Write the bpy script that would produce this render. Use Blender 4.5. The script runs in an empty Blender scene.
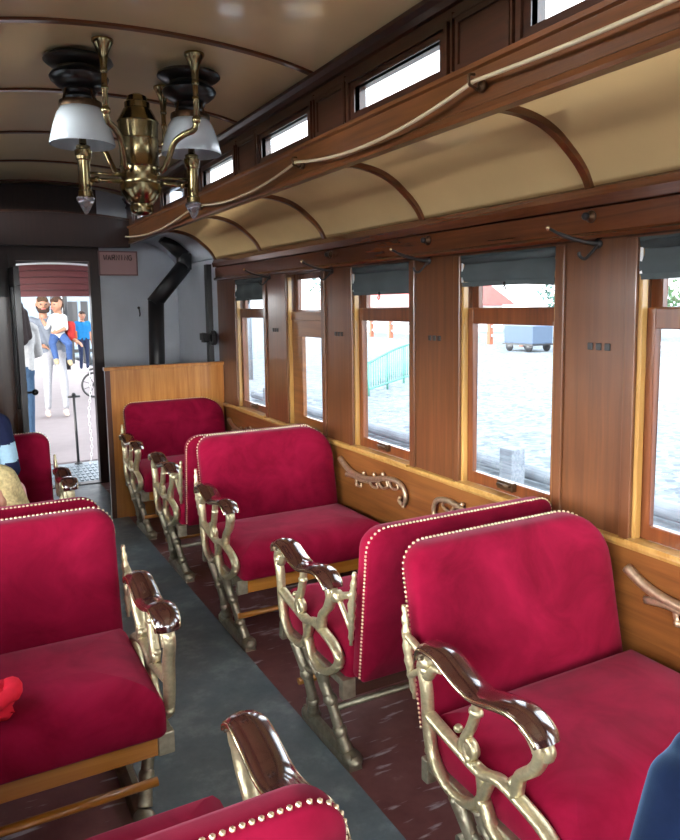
import bpy, bmesh, math, random
from mathutils import Vector, Matrix, noise
random.seed(7)
R = math.radians
col = bpy.context.scene.collection
scn = bpy.context.scene

# ------------------------------------------------------------------ materials
def new_mat(name):
    m = bpy.data.materials.new(name); m.use_nodes = True
    nt = m.node_tree
    b = nt.nodes['Principled BSDF']
    return m, nt, b
def s2l(c):
    return tuple((v/12.92 if v <= .04045 else ((v+.055)/1.055)**2.4) for v in [x/255 for x in c])
def rgb(c): return (*c, 1)
def flat(name, c, rough=.5, metal=0, spec=.5, coat=0, noise_amt=0, nscale=20, bump=0):
    m, nt, b = new_mat(name)
    b.inputs['Roughness'].default_value = rough
    b.inputs['Metallic'].default_value = metal
    b.inputs['Specular IOR Level'].default_value = spec
    b.inputs['Coat Weight'].default_value = coat
    b.inputs['Coat Roughness'].default_value = .08
    b.inputs['Base Color'].default_value = rgb(c)
    if noise_amt or bump:
        tc = nt.nodes.new('ShaderNodeTexCoord'); n = nt.nodes.new('ShaderNodeTexNoise')
        n.inputs['Scale'].default_value = nscale; n.inputs['Detail'].default_value = 5
        nt.links.new(tc.outputs['Object'], n.inputs['Vector'])
        if noise_amt:
            r = nt.nodes.new('ShaderNodeValToRGB')
            r.color_ramp.elements[0].position = .3; r.color_ramp.elements[1].position = .7
            r.color_ramp.elements[0].color = rgb([v*(1-noise_amt) for v in c])
            r.color_ramp.elements[1].color = rgb([min(1, v*(1+noise_amt)) for v in c])
            nt.links.new(n.outputs['Fac'], r.inputs['Fac']); nt.links.new(r.outputs['Color'], b.inputs['Base Color'])
        if bump:
            bp = nt.nodes.new('ShaderNodeBump'); bp.inputs['Strength'].default_value = bump
            bp.inputs['Distance'].default_value = .005
            nt.links.new(n.outputs['Fac'], bp.inputs['Height']); nt.links.new(bp.outputs['Normal'], b.inputs['Normal'])
    return m
def wood(name, c1, c2, axis='z', rough=.3, coat=.4, scale=1.0, spec=.5):
    m, nt, b = new_mat(name)
    tc = nt.nodes.new('ShaderNodeTexCoord'); mp = nt.nodes.new('ShaderNodeMapping')
    s = {'x': (1.2, 26, 26), 'y': (26, 1.2, 26), 'z': (26, 26, 1.2)}[axis]
    mp.inputs['Scale'].default_value = tuple(v*scale for v in s)
    n = nt.nodes.new('ShaderNodeTexNoise'); n.inputs['Scale'].default_value = 1.3
    n.inputs['Detail'].default_value = 6; n.inputs['Roughness'].default_value = .6; n.inputs['Distortion'].default_value = .6
    n2 = nt.nodes.new('ShaderNodeTexNoise'); n2.inputs['Scale'].default_value = 2.5; n2.inputs['Detail'].default_value = 2
    r = nt.nodes.new('ShaderNodeValToRGB')
    r.color_ramp.elements[0].position = .32; r.color_ramp.elements[1].position = .68
    r.color_ramp.elements[0].color = rgb(c1); r.color_ramp.elements[1].color = rgb(c2)
    mx = nt.nodes.new('ShaderNodeMix'); mx.data_type = 'RGBA'; mx.blend_type = 'MULTIPLY'
    r2 = nt.nodes.new('ShaderNodeValToRGB')
    r2.color_ramp.elements[0].position = .25; r2.color_ramp.elements[1].position = .8
    r2.color_ramp.elements[0].color = (.72, .70, .68, 1); r2.color_ramp.elements[1].color = (1, 1, 1, 1)
    mx.inputs['Factor'].default_value = 1
    L = nt.links.new
    L(tc.outputs['Object'], mp.inputs['Vector']); L(mp.outputs['Vector'], n.inputs['Vector'])
    L(tc.outputs['Object'], n2.inputs['Vector'])
    L(n.outputs['Fac'], r.inputs['Fac']); L(n2.outputs['Fac'], r2.inputs['Fac'])
    L(r.outputs['Color'], mx.inputs['A']); L(r2.outputs['Color'], mx.inputs['B'])
    L(mx.outputs['Result'], b.inputs['Base Color'])
    b.inputs['Roughness'].default_value = rough; b.inputs['Coat Weight'].default_value = coat
    b.inputs['Coat Roughness'].default_value = .12; b.inputs['Specular IOR Level'].default_value = spec
    return m
def velvet(name, c, c2, sheen=.5):
    m, nt, b = new_mat(name)
    tc = nt.nodes.new('ShaderNodeTexCoord')
    n = nt.nodes.new('ShaderNodeTexNoise'); n.inputs['Scale'].default_value = 5; n.inputs['Detail'].default_value = 6
    n.inputs['Roughness'].default_value = .6; n.inputs['Distortion'].default_value = .8
    oi = nt.nodes.new('ShaderNodeObjectInfo')
    ad = nt.nodes.new('ShaderNodeVectorMath'); ad.operation = 'ADD'
    r = nt.nodes.new('ShaderNodeValToRGB')
    r.color_ramp.elements[0].position = .3; r.color_ramp.elements[1].position = .72
    r.color_ramp.elements[0].color = rgb(c); r.color_ramp.elements[1].color = rgb(c2)
    L = nt.links.new
    L(tc.outputs['Object'], ad.inputs[0]); L(oi.outputs['Random'], ad.inputs[1]); L(ad.outputs['Vector'], n.inputs['Vector'])
    L(n.outputs['Fac'], r.inputs['Fac']); L(r.outputs['Color'], b.inputs['Base Color'])
    b.inputs['Roughness'].default_value = .95; b.inputs['Specular IOR Level'].default_value = .04
    b.inputs['Sheen Weight'].default_value = sheen; b.inputs['Sheen Roughness'].default_value = .45
    b.inputs['Sheen Tint'].default_value = (1, .45, .6, 1)
    n3 = nt.nodes.new('ShaderNodeTexNoise'); n3.inputs['Scale'].default_value = 400
    bp = nt.nodes.new('ShaderNodeBump'); bp.inputs['Strength'].default_value = .15; bp.inputs['Distance'].default_value = .001
    L(tc.outputs['Object'], n3.inputs['Vector']); L(n3.outputs['Fac'], bp.inputs['Height']); L(bp.outputs['Normal'], b.inputs['Normal'])
    return m
def glass_mat(name, tint=(1, 1, 1), refl=.08):
    m, nt, b = new_mat(name); nt.nodes.remove(b)
    out = nt.nodes['Material Output']
    t = nt.nodes.new('ShaderNodeBsdfTransparent'); t.inputs['Color'].default_value = rgb(tint)
    g = nt.nodes.new('ShaderNodeBsdfGlossy'); g.inputs['Roughness'].default_value = .02
    lw = nt.nodes.new('ShaderNodeLayerWeight'); lw.inputs['Blend'].default_value = .5
    pw = nt.nodes.new('ShaderNodeMath'); pw.operation = 'POWER'; pw.inputs[1].default_value = 5
    f = nt.nodes.new('ShaderNodeMath'); f.operation = 'MULTIPLY_ADD'; f.inputs[1].default_value = .7; f.inputs[2].default_value = .03
    nt.links.new(lw.outputs['Facing'], pw.inputs[0]); nt.links.new(pw.outputs[0], f.inputs[0])
    mx = nt.nodes.new('ShaderNodeMixShader')
    L = nt.links.new
    L(f.outputs[0], mx.inputs['Fac']); L(t.outputs['BSDF'], mx.inputs[1]); L(g.outputs['BSDF'], mx.inputs[2])
    L(mx.outputs['Shader'], out.inputs['Surface'])
    return m

M = {}
M['wood_wall'] = wood('wall_wood', s2l((88, 51, 28)), s2l((113, 69, 39)), 'z')
M['wood_low'] = wood('wainscot_wood', s2l((110, 64, 29)), s2l((142, 90, 45)), 'y')
M['wood_sash'] = wood('sash_wood', s2l((92, 46, 22)), s2l((130, 72, 36)), 'z')
M['wood_crown'] = wood('crown_wood', s2l((80, 40, 21)), s2l((118, 64, 34)), 'y', rough=.25, coat=.6)
M['wood_beam'] = wood('beam_wood', s2l((96, 56, 28)), s2l((136, 82, 42)), 'y')
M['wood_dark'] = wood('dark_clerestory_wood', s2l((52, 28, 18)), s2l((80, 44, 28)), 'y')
M['wood_rib'] = wood('rib_wood', s2l((92, 50, 24)), s2l((120, 66, 32)), 'x')
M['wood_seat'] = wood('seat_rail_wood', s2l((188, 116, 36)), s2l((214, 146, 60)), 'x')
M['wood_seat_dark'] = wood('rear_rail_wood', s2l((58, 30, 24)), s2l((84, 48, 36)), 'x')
M['wood_panel'] = wood('partition_wood', s2l((168, 102, 38)), s2l((204, 140, 66)), 'z')
M['wood_panel_dark'] = wood('partition_edge_wood', s2l((70, 34, 20)), s2l((98, 52, 28)), 'z')
M['wood_end'] = wood('bulkhead_dark_wood', s2l((36, 17, 14)), s2l((50, 26, 21)), 'z', rough=.5, coat=.1)
M['wood_pad'] = wood('armrest_wood', s2l((48, 22, 20)), s2l((78, 40, 34)), 'y', rough=.2, coat=1.0)
M['wood_pad'].node_tree.nodes['Principled BSDF'].inputs['Coat IOR'].default_value = 2.2
M['bead'] = wood('light_window_stop', s2l((166, 120, 58)), s2l((192, 152, 88)), 'z')
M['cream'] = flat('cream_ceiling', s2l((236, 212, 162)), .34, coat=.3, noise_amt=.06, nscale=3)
M['cream_vault_dimmed'] = flat('cream_vault_dimmed', s2l((182, 154, 108)), .4, coat=.15, noise_amt=.06, nscale=3)  # ceiling cream darkened in colour to offset the stronger light on the vault
M['gray'] = flat('grey_paint', s2l((182, 188, 197)), .3, coat=.2, noise_amt=.06, nscale=4)
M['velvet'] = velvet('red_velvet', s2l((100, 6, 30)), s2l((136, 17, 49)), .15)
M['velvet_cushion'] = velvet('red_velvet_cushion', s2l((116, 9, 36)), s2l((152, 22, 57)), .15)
M['velvet_back'] = velvet('red_velvet_rear', s2l((142, 12, 40)), s2l((166, 24, 56)), .35)
M['cast'] = flat('bronze_casting', s2l((206, 194, 158)), .34, metal=.75, noise_amt=.14, nscale=80, bump=.45)
M['cast_worn'] = flat('worn_iron_foot', s2l((172, 164, 142)), .45, metal=.8, noise_amt=.2, nscale=40, bump=.3)
M['brass_edge'] = flat('brass_edge', s2l((220, 205, 170)), .2, metal=1)
M['nail'] = flat('nailhead_brass', s2l((225, 205, 170)), .3, metal=.9)
M['brass'] = flat('lamp_brass', s2l((150, 134, 98)), .2, metal=1, noise_amt=.15, nscale=30)
M['black'] = flat('black_iron', s2l((26, 25, 27)), .4, spec=.5)
M['gloss_black'] = flat('black_enamel', s2l((20, 18, 18)), .32, coat=.3)
M['shade_cloth'] = flat('roller_blind_cloth', s2l((64, 72, 74)), .8, noise_amt=.1, nscale=8, bump=.2)
M['glass'] = glass_mat('window_glass', (.96, .985, 1))
M['opal'] = flat('opal_glass', s2l((206, 214, 220)), .25, coat=.3)
M['clear_tip'] = flat('glass_drop', s2l((200, 195, 205)), .08, spec=.8, coat=.8)
_b = M['clear_tip'].node_tree.nodes['Principled BSDF']; _b.inputs['Transmission Weight'].default_value = .75
_b = M['opal'].node_tree.nodes['Principled BSDF']; _b.inputs['Transmission Weight'].default_value = .25
M['rope'] = flat('cord_rope', s2l((206, 188, 156)), .7)
M['bronze_dark'] = flat('dark_bronze', s2l((92, 70, 50)), .35, metal=.8, noise_amt=.2, nscale=60, bump=.2)
M['bracket'] = flat('copper_bracket', s2l((186, 160, 132)), .35, metal=.75, noise_amt=.2, nscale=70, bump=.3)
M['sign'] = flat('sign_board', s2l((176, 138, 136)), .5)
M['sign_ink'] = flat('sign_ink', s2l((52, 26, 28)), .6)
M['maroon'] = wood('maroon_boards', s2l((88, 40, 42)), s2l((112, 56, 56)), 'x', coat=.1)
M['white'] = flat('white_paint', s2l((226, 226, 226)), .5)
M['steel'] = flat('steel_plate', s2l((120, 132, 140)), .4, metal=.5, noise_amt=.15, nscale=30)

def floor_mat():
    m, nt, b = new_mat('brown_floor')
    L = nt.links.new
    tc = nt.nodes.new('ShaderNodeTexCoord')
    n = nt.nodes.new('ShaderNodeTexNoise'); n.inputs['Scale'].default_value = 4; n.inputs['Detail'].default_value = 8; n.inputs['Roughness'].default_value = .65
    r = nt.nodes.new('ShaderNodeValToRGB'); e = r.color_ramp.elements
    e[0].position = .3; e[0].color = rgb(s2l((108, 64, 64))); e[1].position = .60; e[1].color = rgb(s2l((140, 94, 92)))
    x = e.new(.68); x.color = rgb(s2l((176, 146, 144)))
    mp = nt.nodes.new('ShaderNodeMapping'); mp.inputs['Scale'].default_value = (3, 14, 1); mp.inputs['Rotation'].default_value = (0, 0, .6)
    n2 = nt.nodes.new('ShaderNodeTexNoise'); n2.inputs['Scale'].default_value = 2; n2.inputs['Detail'].default_value = 6
    r2 = nt.nodes.new('ShaderNodeValToRGB'); r2.color_ramp.elements[0].position = .60; r2.color_ramp.elements[1].position = .68
    mx = nt.nodes.new('ShaderNodeMix'); mx.data_type = 'RGBA'; mx.inputs['B'].default_value = rgb(s2l((204, 194, 198)))
    L(tc.outputs['Object'], n.inputs['Vector']); L(tc.outputs['Object'], mp.inputs['Vector']); L(mp.outputs['Vector'], n2.inputs['Vector'])
    L(n.outputs['Fac'], r.inputs['Fac']); L(n2.outputs['Fac'], r2.inputs['Fac'])
    L(r.outputs['Color'], mx.inputs['A']); L(r2.outputs['Color'], mx.inputs['Factor'])
    L(mx.outputs['Result'], b.inputs['Base Color']); b.inputs['Roughness'].default_value = .35
    return m
def runner_mat():
    m, nt, b = new_mat('aisle_lino')
    L = nt.links.new
    tc = nt.nodes.new('ShaderNodeTexCoord')
    n = nt.nodes.new('ShaderNodeTexNoise'); n.inputs['Scale'].default_value = 5; n.inputs['Detail'].default_value = 9; n.inputs['Roughness'].default_value = .7
    r = nt.nodes.new('ShaderNodeValToRGB'); e = r.color_ramp.elements
    e[0].position = .3; e[0].color = rgb(s2l((98, 112, 118))); e[1].position = .7; e[1].color = rgb(s2l((150, 166, 170)))
    x = e.new(.52); x.color = rgb(s2l((118, 132, 138)))
    L(tc.outputs['Object'], n.inputs['Vector']); L(n.outputs['Fac'], r.inputs['Fac']); L(r.outputs['Color'], b.inputs['Base Color'])
    n2 = nt.nodes.new('ShaderNodeTexNoise'); n2.inputs['Scale'].default_value = 7; n2.inputs['Detail'].default_value = 6
    r2 = nt.nodes.new('ShaderNodeMapRange'); r2.inputs['To Min'].default_value = .25; r2.inputs['To Max'].default_value = .55
    L(tc.outputs['Object'], n2.inputs['Vector']); L(n2.outputs['Fac'], r2.inputs['Value']); L(r2.outputs['Result'], b.inputs['Roughness'])
    bp = nt.nodes.new('ShaderNodeBump'); bp.inputs['Strength'].default_value = .25; bp.inputs['Distance'].default_value = .01
    L(n2.outputs['Fac'], bp.inputs['Height']); L(bp.outputs['Normal'], b.inputs['Normal'])
    return m
M['floor'] = floor_mat(); M['runner'] = runner_mat()

# ------------------------------------------------------------------ mesh builder
class MB:
    def __init__(s): s.v = []; s.f = []; s.m = []; s.sm = []; s.mats = []
    def mi(s, mat):
        if mat not in s.mats: s.mats.append(mat)
        return s.mats.index(mat)
    def add(s, verts, faces, mat=None, smooth=False):
        o = len(s.v); s.v += [tuple(v) for v in verts]
        k = s.mi(mat) if mat else 0
        for f in faces:
            s.f.append(tuple(i+o for i in f)); s.m.append(k); s.sm.append(smooth)
        return s
    def box(s, x0, x1, y0, y1, z0, z1, mat=None):
        v = [(x, y, z) for x in (x0, x1) for y in (y0, y1) for z in (z0, z1)]
        return s.add(v, [(0, 1, 3, 2), (4, 6, 7, 5), (0, 4, 5, 1), (2, 3, 7, 6), (0, 2, 6, 4), (1, 5, 7, 3)], mat)
    def tube(s, pts, r, mat=None, n=8, up=None, flat=1.0, closed=False, smooth=True, cap=True):
        """sweep; r may be a list; 'flat' scales the section along 'up' axis"""
        P = [Vector(p) for p in pts]; N = len(P)
        rs = r if isinstance(r, (list, tuple)) else [r]*N
        rings = []
        prev = None
        for i in range(N):
            if closed: t = P[(i+1) % N]-P[i-1]
            else: t = P[min(i+1, N-1)]-P[max(i-1, 0)]
            if t.length < 1e-9: t = Vector((0, 0, 1))
            t.normalize()
            if up is not None:
                a = Vector(up)-t*Vector(up).dot(t)
                if a.length < 1e-4: a = t.orthogonal()
            elif prev is None: a = t.orthogonal()
            else:
                a = prev-t*prev.dot(t)
                if a.length < 1e-6: a = t.orthogonal()
            a.normalize(); prev = a
            b = t.cross(a)
            rings.append([P[i]+a*(math.cos(2*math.pi*k/n)*rs[i]*flat)+b*(math.sin(2*math.pi*k/n)*rs[i]) for k in range(n)])
        v = [p for rg in rings for p in rg]; f = []
        for i in range(N if closed else N-1):
            j = (i+1) % N
            for k in range(n):
                k2 = (k+1) % n
                f.append((i*n+k, i*n+k2, j*n+k2, j*n+k))
        s.add(v, f, mat, smooth)
        if cap and not closed:
            s.add(rings[0], [tuple(range(n-1, -1, -1))], mat); s.add(rings[-1], [tuple(range(n))], mat)
        return s
    def lathe(s, prof, c=(0, 0, 0), mat=None, n=24, axis='z', smooth=True):
        v = []; f = []
        for (r, h) in prof:
            for k in range(n):
                a = 2*math.pi*k/n; u, w = r*math.cos(a), r*math.sin(a)
                p = {'z': (u, w, h), 'x': (h, u, w), 'y': (w, h, u)}[axis]
                v.append((c[0]+p[0], c[1]+p[1], c[2]+p[2]))
        for i in range(len(prof)-1):
            for k in range(n):
                k2 = (k+1) % n; f.append((i*n+k, i*n+k2, (i+1)*n+k2, (i+1)*n+k))
        return s.add(v, f, mat, smooth)
    def ball(s, c, r, mat=None, n=12, sc=(1, 1, 1)):
        m = n//2
        prof = [(r*math.sin(math.pi*i/m), -r*math.cos(math.pi*i/m)) for i in range(m+1)]
        v = []; f = []
        for (rr, h) in prof:
            for k in range(n):
                a = 2*math.pi*k/n; v.append((c[0]+rr*math.cos(a)*sc[0], c[1]+rr*math.sin(a)*sc[1], c[2]+h*sc[2]))
        for i in range(m):
            for k in range(n):
                k2 = (k+1) % n; f.append((i*n+k, i*n+k2, (i+1)*n+k2, (i+1)*n+k))
        return s.add(v, f, mat, True)
    def prism(s, prof, y0, y1, mat=None, smooth=False, axis='y'):
        """closed polygon (x,z) extruded along y (or (y,z) along x)"""
        n = len(prof)
        mk = (lambda p, t: (p[0], t, p[1])) if axis == 'y' else (lambda p, t: (t, p[0], p[1]))
        v = [mk(p, y0) for p in prof]+[mk(p, y1) for p in prof]
        f = [(i, (i+1) % n, n+(i+1) % n, n+i) for i in range(n)]
        s.add(v, f, mat, smooth)
        s.add([mk(p, y0) for p in prof], [tuple(range(n))], mat); s.add([mk(p, y1) for p in prof], [tuple(range(n))[::-1]], mat)
        return s
    def xf(s, fn): s.v = [tuple(fn(Vector(p))) for p in s.v]; return s
    def build(s, name, mat=None, parent=None, bevel=0, loc=None, weld=True):
        me = bpy.data.meshes.new(name)
        me.from_pydata(s.v, [], s.f)
        mats = s.mats or [mat]
        for mm in mats: me.materials.append(mm)
        me.polygons.foreach_set('material_index', s.m)
        me.polygons.foreach_set('use_smooth', s.sm)
        bm = bmesh.new(); bm.from_mesh(me)
        if weld: bmesh.ops.remove_doubles(bm, verts=bm.verts, dist=1e-6)
        bmesh.ops.recalc_face_normals(bm, faces=bm.faces)
        bm.to_mesh(me); bm.free()
        o = bpy.data.objects.new(name, me); col.objects.link(o)
        if parent: o.parent = parent
        if loc: o.location = loc
        if bevel:
            md = o.modifiers.new('bevel', 'BEVEL'); md.width = bevel; md.segments = 2; md.limit_method = 'ANGLE'
        return o
def tag(o, label, cat, group=None, kind=None):
    o['label'] = label; o['category'] = cat
    if group: o['group'] = group
    if kind: o['kind'] = kind
    return o
def structure(o): o['kind'] = 'structure'; return o
def empty(name, loc=(0, 0, 0), rz=0):
    o = bpy.data.objects.new(name, None); col.objects.link(o); o.location = loc; o.rotation_euler = (0, 0, rz)
    o.empty_display_size = .1
    return o
def copy_tree(o, parent=None):
    c = o.copy(); col.objects.link(c)
    if parent: c.parent = parent
    for ch in list(o.children): copy_tree(ch, c)
    return c
def spline(pts, k=6, closed=False):
    """Catmull-Rom"""
    P = [Vector(p) for p in pts]; n = len(P); out = []
    for i in range(n if closed else n-1):
        p0 = P[i-1] if (i > 0 or closed) else P[0]*2-P[1]
        p1 = P[i]; p2 = P[(i+1) % n]
        p3 = P[(i+2) % n] if (i+2 < n or closed) else P[-1]*2-P[-2]
        for j in range(k):
            t = j/k
            out.append(.5*((2*p1)+(p2-p0)*t+(2*p0-5*p1+4*p2-p3)*t*t+(3*p1-p0-3*p2+p3)*t**3))
    if not closed: out.append(P[-1])
    return out
def rrect(w0, w1, h0, h1, radii, d=0, n=6):
    """rounded rectangle outline (u,v) inset by d; radii = (bl,br,tr,tl)"""
    cs = [(w0, h0, radii[0], 180), (w1, h0, radii[1], 270), (w1, h1, radii[2], 0), (w0, h1, radii[3], 90)]
    sg = [(1, 1), (-1, 1), (-1, -1), (1, -1)]
    out = []
    for (cx, cy, r, a0), (sx, sy) in zip(cs, sg):
        rr = max(r-d, .002); off = max(r, d+.002)
        px, py = cx+sx*off, cy+sy*off
        for i in range(n+1):
            a = R(a0+90*i/n); out.append((px+rr*math.cos(a), py+rr*math.sin(a)))
    return out
def ring_loft(mb, rings, mat, fn):
    """rings: list of (outline list, depth) -> loft, caps both ends"""
    n = len(rings[0][0]); v = []; f = []
    for (o, d) in rings:
        for p in o: v.append(fn(p[0], p[1], d))
    for i in range(len(rings)-1):
        for k in range(n):
            k2 = (k+1) % n; f.append((i*n+k, i*n+k2, (i+1)*n+k2, (i+1)*n+k))
    f.append(tuple(range(n))[::-1]); f.append(tuple((len(rings)-1)*n+k for k in range(n)))
    mb.add(v, f, mat, True)

# ------------------------------------------------------------------ camera (from the photograph's vanishing points)
FPX, PC = 719.0, (340., 386.)       # focal length in pixels, principal point (the photograph is cropped)
right = Vector((.8808, -.4732, -.0152)).normalized(); down = Vector((-.0672, -.0930, -.9934))
down = (down-right*down.dot(right)).normalized(); fwd = right.cross(down)
cam = bpy.data.cameras.new('camera'); co = bpy.data.objects.new('camera', cam); col.objects.link(co)
mt = Matrix((right, -down, -fwd)).transposed().to_4x4(); mt.translation = (0, 0, 1.6)
co.matrix_world = mt
cam.sensor_fit = 'VERTICAL'; cam.sensor_height = 24; cam.lens = 24*FPX/840; cam.shift_y = -(420-PC[1])/840
cam.clip_start = .02; cam.clip_end = 500
scn.camera = co
EYE = Vector((0, 0, 1.6))
def at(px, py, ax, v):
    d = right*(px-PC[0])+down*(py-PC[1])+fwd*FPX
    return EYE+d*((v-EYE[ax])/d[ax])

# ------------------------------------------------------------------ coach shell
W = 1.89; CX = .77; WL = 2*CX-W
Y0, Y1 = -2.9, 6.75
YA = 5.60                     # where the painted stove corner starts
CB = 1.45; CBL = 2*CX-CB     # clerestory inner faces
OPEN = [(4.615, 5.17), (3.735, 4.23), (2.82, 3.37), (1.895, 2.44), (1.0, 1.55), (.07, .62), (-.86, -.31), (-1.80, -1.25)]
ZS, ZT = .82, 1.79
def mx(p): return Vector((2*CX-p.x, p.y, p.z))

b = MB(); b.box(WL-.1, W+.1, Y0-.1, Y1+.08, -.06, 0, M['floor'])
structure(b.build('floor', M['floor']))
b = MB(); b.box(.452, 1.092, Y0+.02, Y1-.02, 0, .004, M['runner'])
tag(b.build('aisle_runner', M['runner']), 'dark blue grey linoleum runner laid down the aisle floor', 'floor runner')

def side_wall(mirror):
    b = MB(); T = .085
    b.box(W, W+T, Y0, YA, 0, ZS, M['wood_low'])
    b.box(W, W+T, Y0, YA, ZT, 2.02, M['wood_wall'])
    ys = [Y0]+[v for o in sorted(OPEN) for v in o]+[YA]
    for i in range(0, len(ys), 2): b.box(W, W+T, ys[i], ys[i+1], ZS, ZT, M['wood_wall'])
    b.box(W, W+T, YA, Y1, 0, 2.2, M['gray'])
    if mirror: b.xf(mx)
    return structure(b.build('wall_left' if mirror else 'wall_right'))
side_wall(False); side_wall(True)

def trim_stack(mirror):
    b = MB()
    # crown under the vault, fascia, rod moulding, header
    b.prism([(W, 1.90), (W-.03, 1.905), (W-.036, 1.935), (W-.022, 1.962), (W, 1.975)], Y0, YA)
    b.prism([(W, 1.818), (W-.012, 1.818), (W-.012, 1.898), (W, 1.898)], Y0, YA)
    b.prism([(W, 1.796), (W-.022, 1.80), (W-.028, 1.81), (W-.018, 1.822), (W, 1.824)], Y0, YA)
    if mirror: b.xf(mx)
    return structure(b.build('trim_1', M['wood_crown']))
trim_stack(False); trim_stack(True)
def belt(mirror):
    b = MB()
    b.prism([(W, .795), (W-.014, .798), (W-.02, .81), (W-.016, .822), (W, .826)], Y0, YA, M['bead'])
    if mirror: b.xf(mx)
    structure(b.build('trim_2', M['bead']))
    b = MB(); b.box(W-.012, W, Y0, YA, 0, .12)
    if mirror: b.xf(mx)
    structure(b.build('baseboard_left' if mirror else 'baseboard_right', M['wood_crown']))
belt(False); belt(True)

# vault of the lower deck
VP = [(1.462, 2.178), (1.52, 2.180), (1.577, 2.176), (1.63, 2.166), (1.681, 2.150), (1.735, 2.122), (1.781, 2.087), (1.822, 2.052), (1.859, 2.010), (1.885, 1.962)]
VS = [(p.x, p.z) for p in spline([(x, 0, z) for x, z in VP], 3)]
def vault(mirror):
    b = MB()
    for (ya, yb, m) in ((Y0, YA, M['cream_vault_dimmed']), (YA, Y1, M['gray'])):
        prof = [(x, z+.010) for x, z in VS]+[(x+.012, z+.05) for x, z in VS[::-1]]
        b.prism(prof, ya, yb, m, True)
    if mirror: b.xf(mx)
    structure(b.build('ceiling'))
    for y in [5.60-.963*i for i in range(9)]:
        b = MB(); prof = [(x, z+.014) for x, z in VS]+[(x-.004, z-.012) for x, z in VS[::-1]]
        b.prism(prof, y-.014, y+.014)
        if mirror: b.xf(mx)
        structure(b.build('trim_3', M['wood_rib']))
vault(False); vault(True)

# clerestory
CW = [(5.87, 6.42), (4.905, 5.46), (3.942, 4.495), (2.972, 3.513), (1.985, 2.548), (1.005, 1.566), (.03, .59), (-.94, -.38), (-1.92, -1.36)]
CZ0, CZ1 = 2.345, 2.440
def clerestory(mirror):
    b = MB(); T = .05
    m = M['wood_dark']
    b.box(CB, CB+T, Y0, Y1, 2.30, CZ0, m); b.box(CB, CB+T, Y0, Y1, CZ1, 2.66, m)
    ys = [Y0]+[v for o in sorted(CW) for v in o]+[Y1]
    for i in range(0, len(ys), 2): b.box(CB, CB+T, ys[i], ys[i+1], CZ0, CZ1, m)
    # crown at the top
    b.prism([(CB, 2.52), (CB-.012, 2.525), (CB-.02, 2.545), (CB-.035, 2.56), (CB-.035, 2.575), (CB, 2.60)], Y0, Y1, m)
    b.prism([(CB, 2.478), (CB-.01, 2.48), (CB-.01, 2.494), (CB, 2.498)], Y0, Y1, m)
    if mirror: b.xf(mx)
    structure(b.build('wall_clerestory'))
    b = MB()   # the deck beam
    b.prism([(CB-.006, 2.190), (CB-.006, 2.295), (CB-.02, 2.299), (CB-.024, 2.312), (CB-.008, 2.32), (CB+.05, 2.32), (CB+.05, 2.190)], Y0, Y1)
    b.prism([(CB-.012, 2.158), (CB-.016, 2.168), (CB-.012, 2.186), (CB+.045, 2.20), (CB+.045, 2.165)], Y0, Y1)
    if mirror: b.xf(mx)
    structure(b.build('trim_4', M['wood_beam']))
    for j, (a, c) in enumerate(CW):
        root = structure(empty('window_%d' % (21+j+(20 if mirror else 0)), (CB, (a+c)/2, CZ0)))
        b = MB()
        def fr(x0, x1, g0, g1, zz0, zz1):
            # ring between outer (g0) and inner (g1)
            b.box(x0, x1, a-g0, c+g0, CZ1+zz1, CZ1+zz0); b.box(x0, x1, a-g0, c+g0, CZ0-zz0, CZ0-zz1)
            b.box(x0, x1, a-g0, a-g1, CZ0-zz1, CZ1+zz1); b.box(x0, x1, c+g1, c+g0, CZ0-zz1, CZ1+zz1)
        fr(CB-.014, CB, .05, .03, .040, .024)
        fr(CB-.004, CB+.02, .03, 0, .024, 0)
        o_ = b
        if mirror: o_.xf(mx)
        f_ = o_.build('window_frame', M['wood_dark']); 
        b = MB(); b.box(CB+.024, CB+.028, a-.002, c+.002, CZ0-.002, CZ1+.002)
        if mirror: b.xf(mx)
        p_ = b.build('pane', M['glass'])
        rl = Vector((CB if not mirror else CBL, (a+c)/2, CZ0)); root.location = rl
        for q in (f_, p_): q.parent = root; q.matrix_parent_inverse = Matrix.Translation(-rl)
    # small panels on the piers
    cs = sorted(CW)
    b = MB()
    for i in range(len(cs)-1):
        a, c = cs[i][1]+.085, cs[i+1][0]-.085
        for (p0, p1, q0, q1) in ((a, c, 2.318, 2.336), (a, c, 2.462, 2.48), (a, a+.014, 2.336, 2.462), (c-.014, c, 2.336, 2.462)):
            b.box(CB-.008, CB, p0, p1, q0, q1)
        for e in (a-.018, c+.010): b.box(CB-.012, CB, e, e+.008, 2.322, 2.50)
    if mirror: b.xf(mx)
    structure(b.build('trim_5', M['wood_dark']))
clerestory(False); clerestory(True)

# upper ceiling
def zc(x): return 2.655-.062*((x-CX)/.68)**2-.012*((x-CX)/.68)**6
xs = [CBL-.03+(CB-CBL+.06)*i/28 for i in range(29)]
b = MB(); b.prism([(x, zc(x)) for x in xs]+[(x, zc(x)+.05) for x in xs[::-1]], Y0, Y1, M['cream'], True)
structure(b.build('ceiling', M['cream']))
xx = [x for x in xs if CBL-.002 <= x <= CB+.002]
for i in range(10):
    y = 2.885+.93*(i-5)+(0 if i < 9 else -.05)
    b = MB()
    b.prism([(x, zc(x)+.004) for x in xx]+[(x, zc(x)-.011) for x in xx[::-1]], y-.015, y+.015)
    structure(b.build('trim_6', M['wood_rib']))

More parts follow.
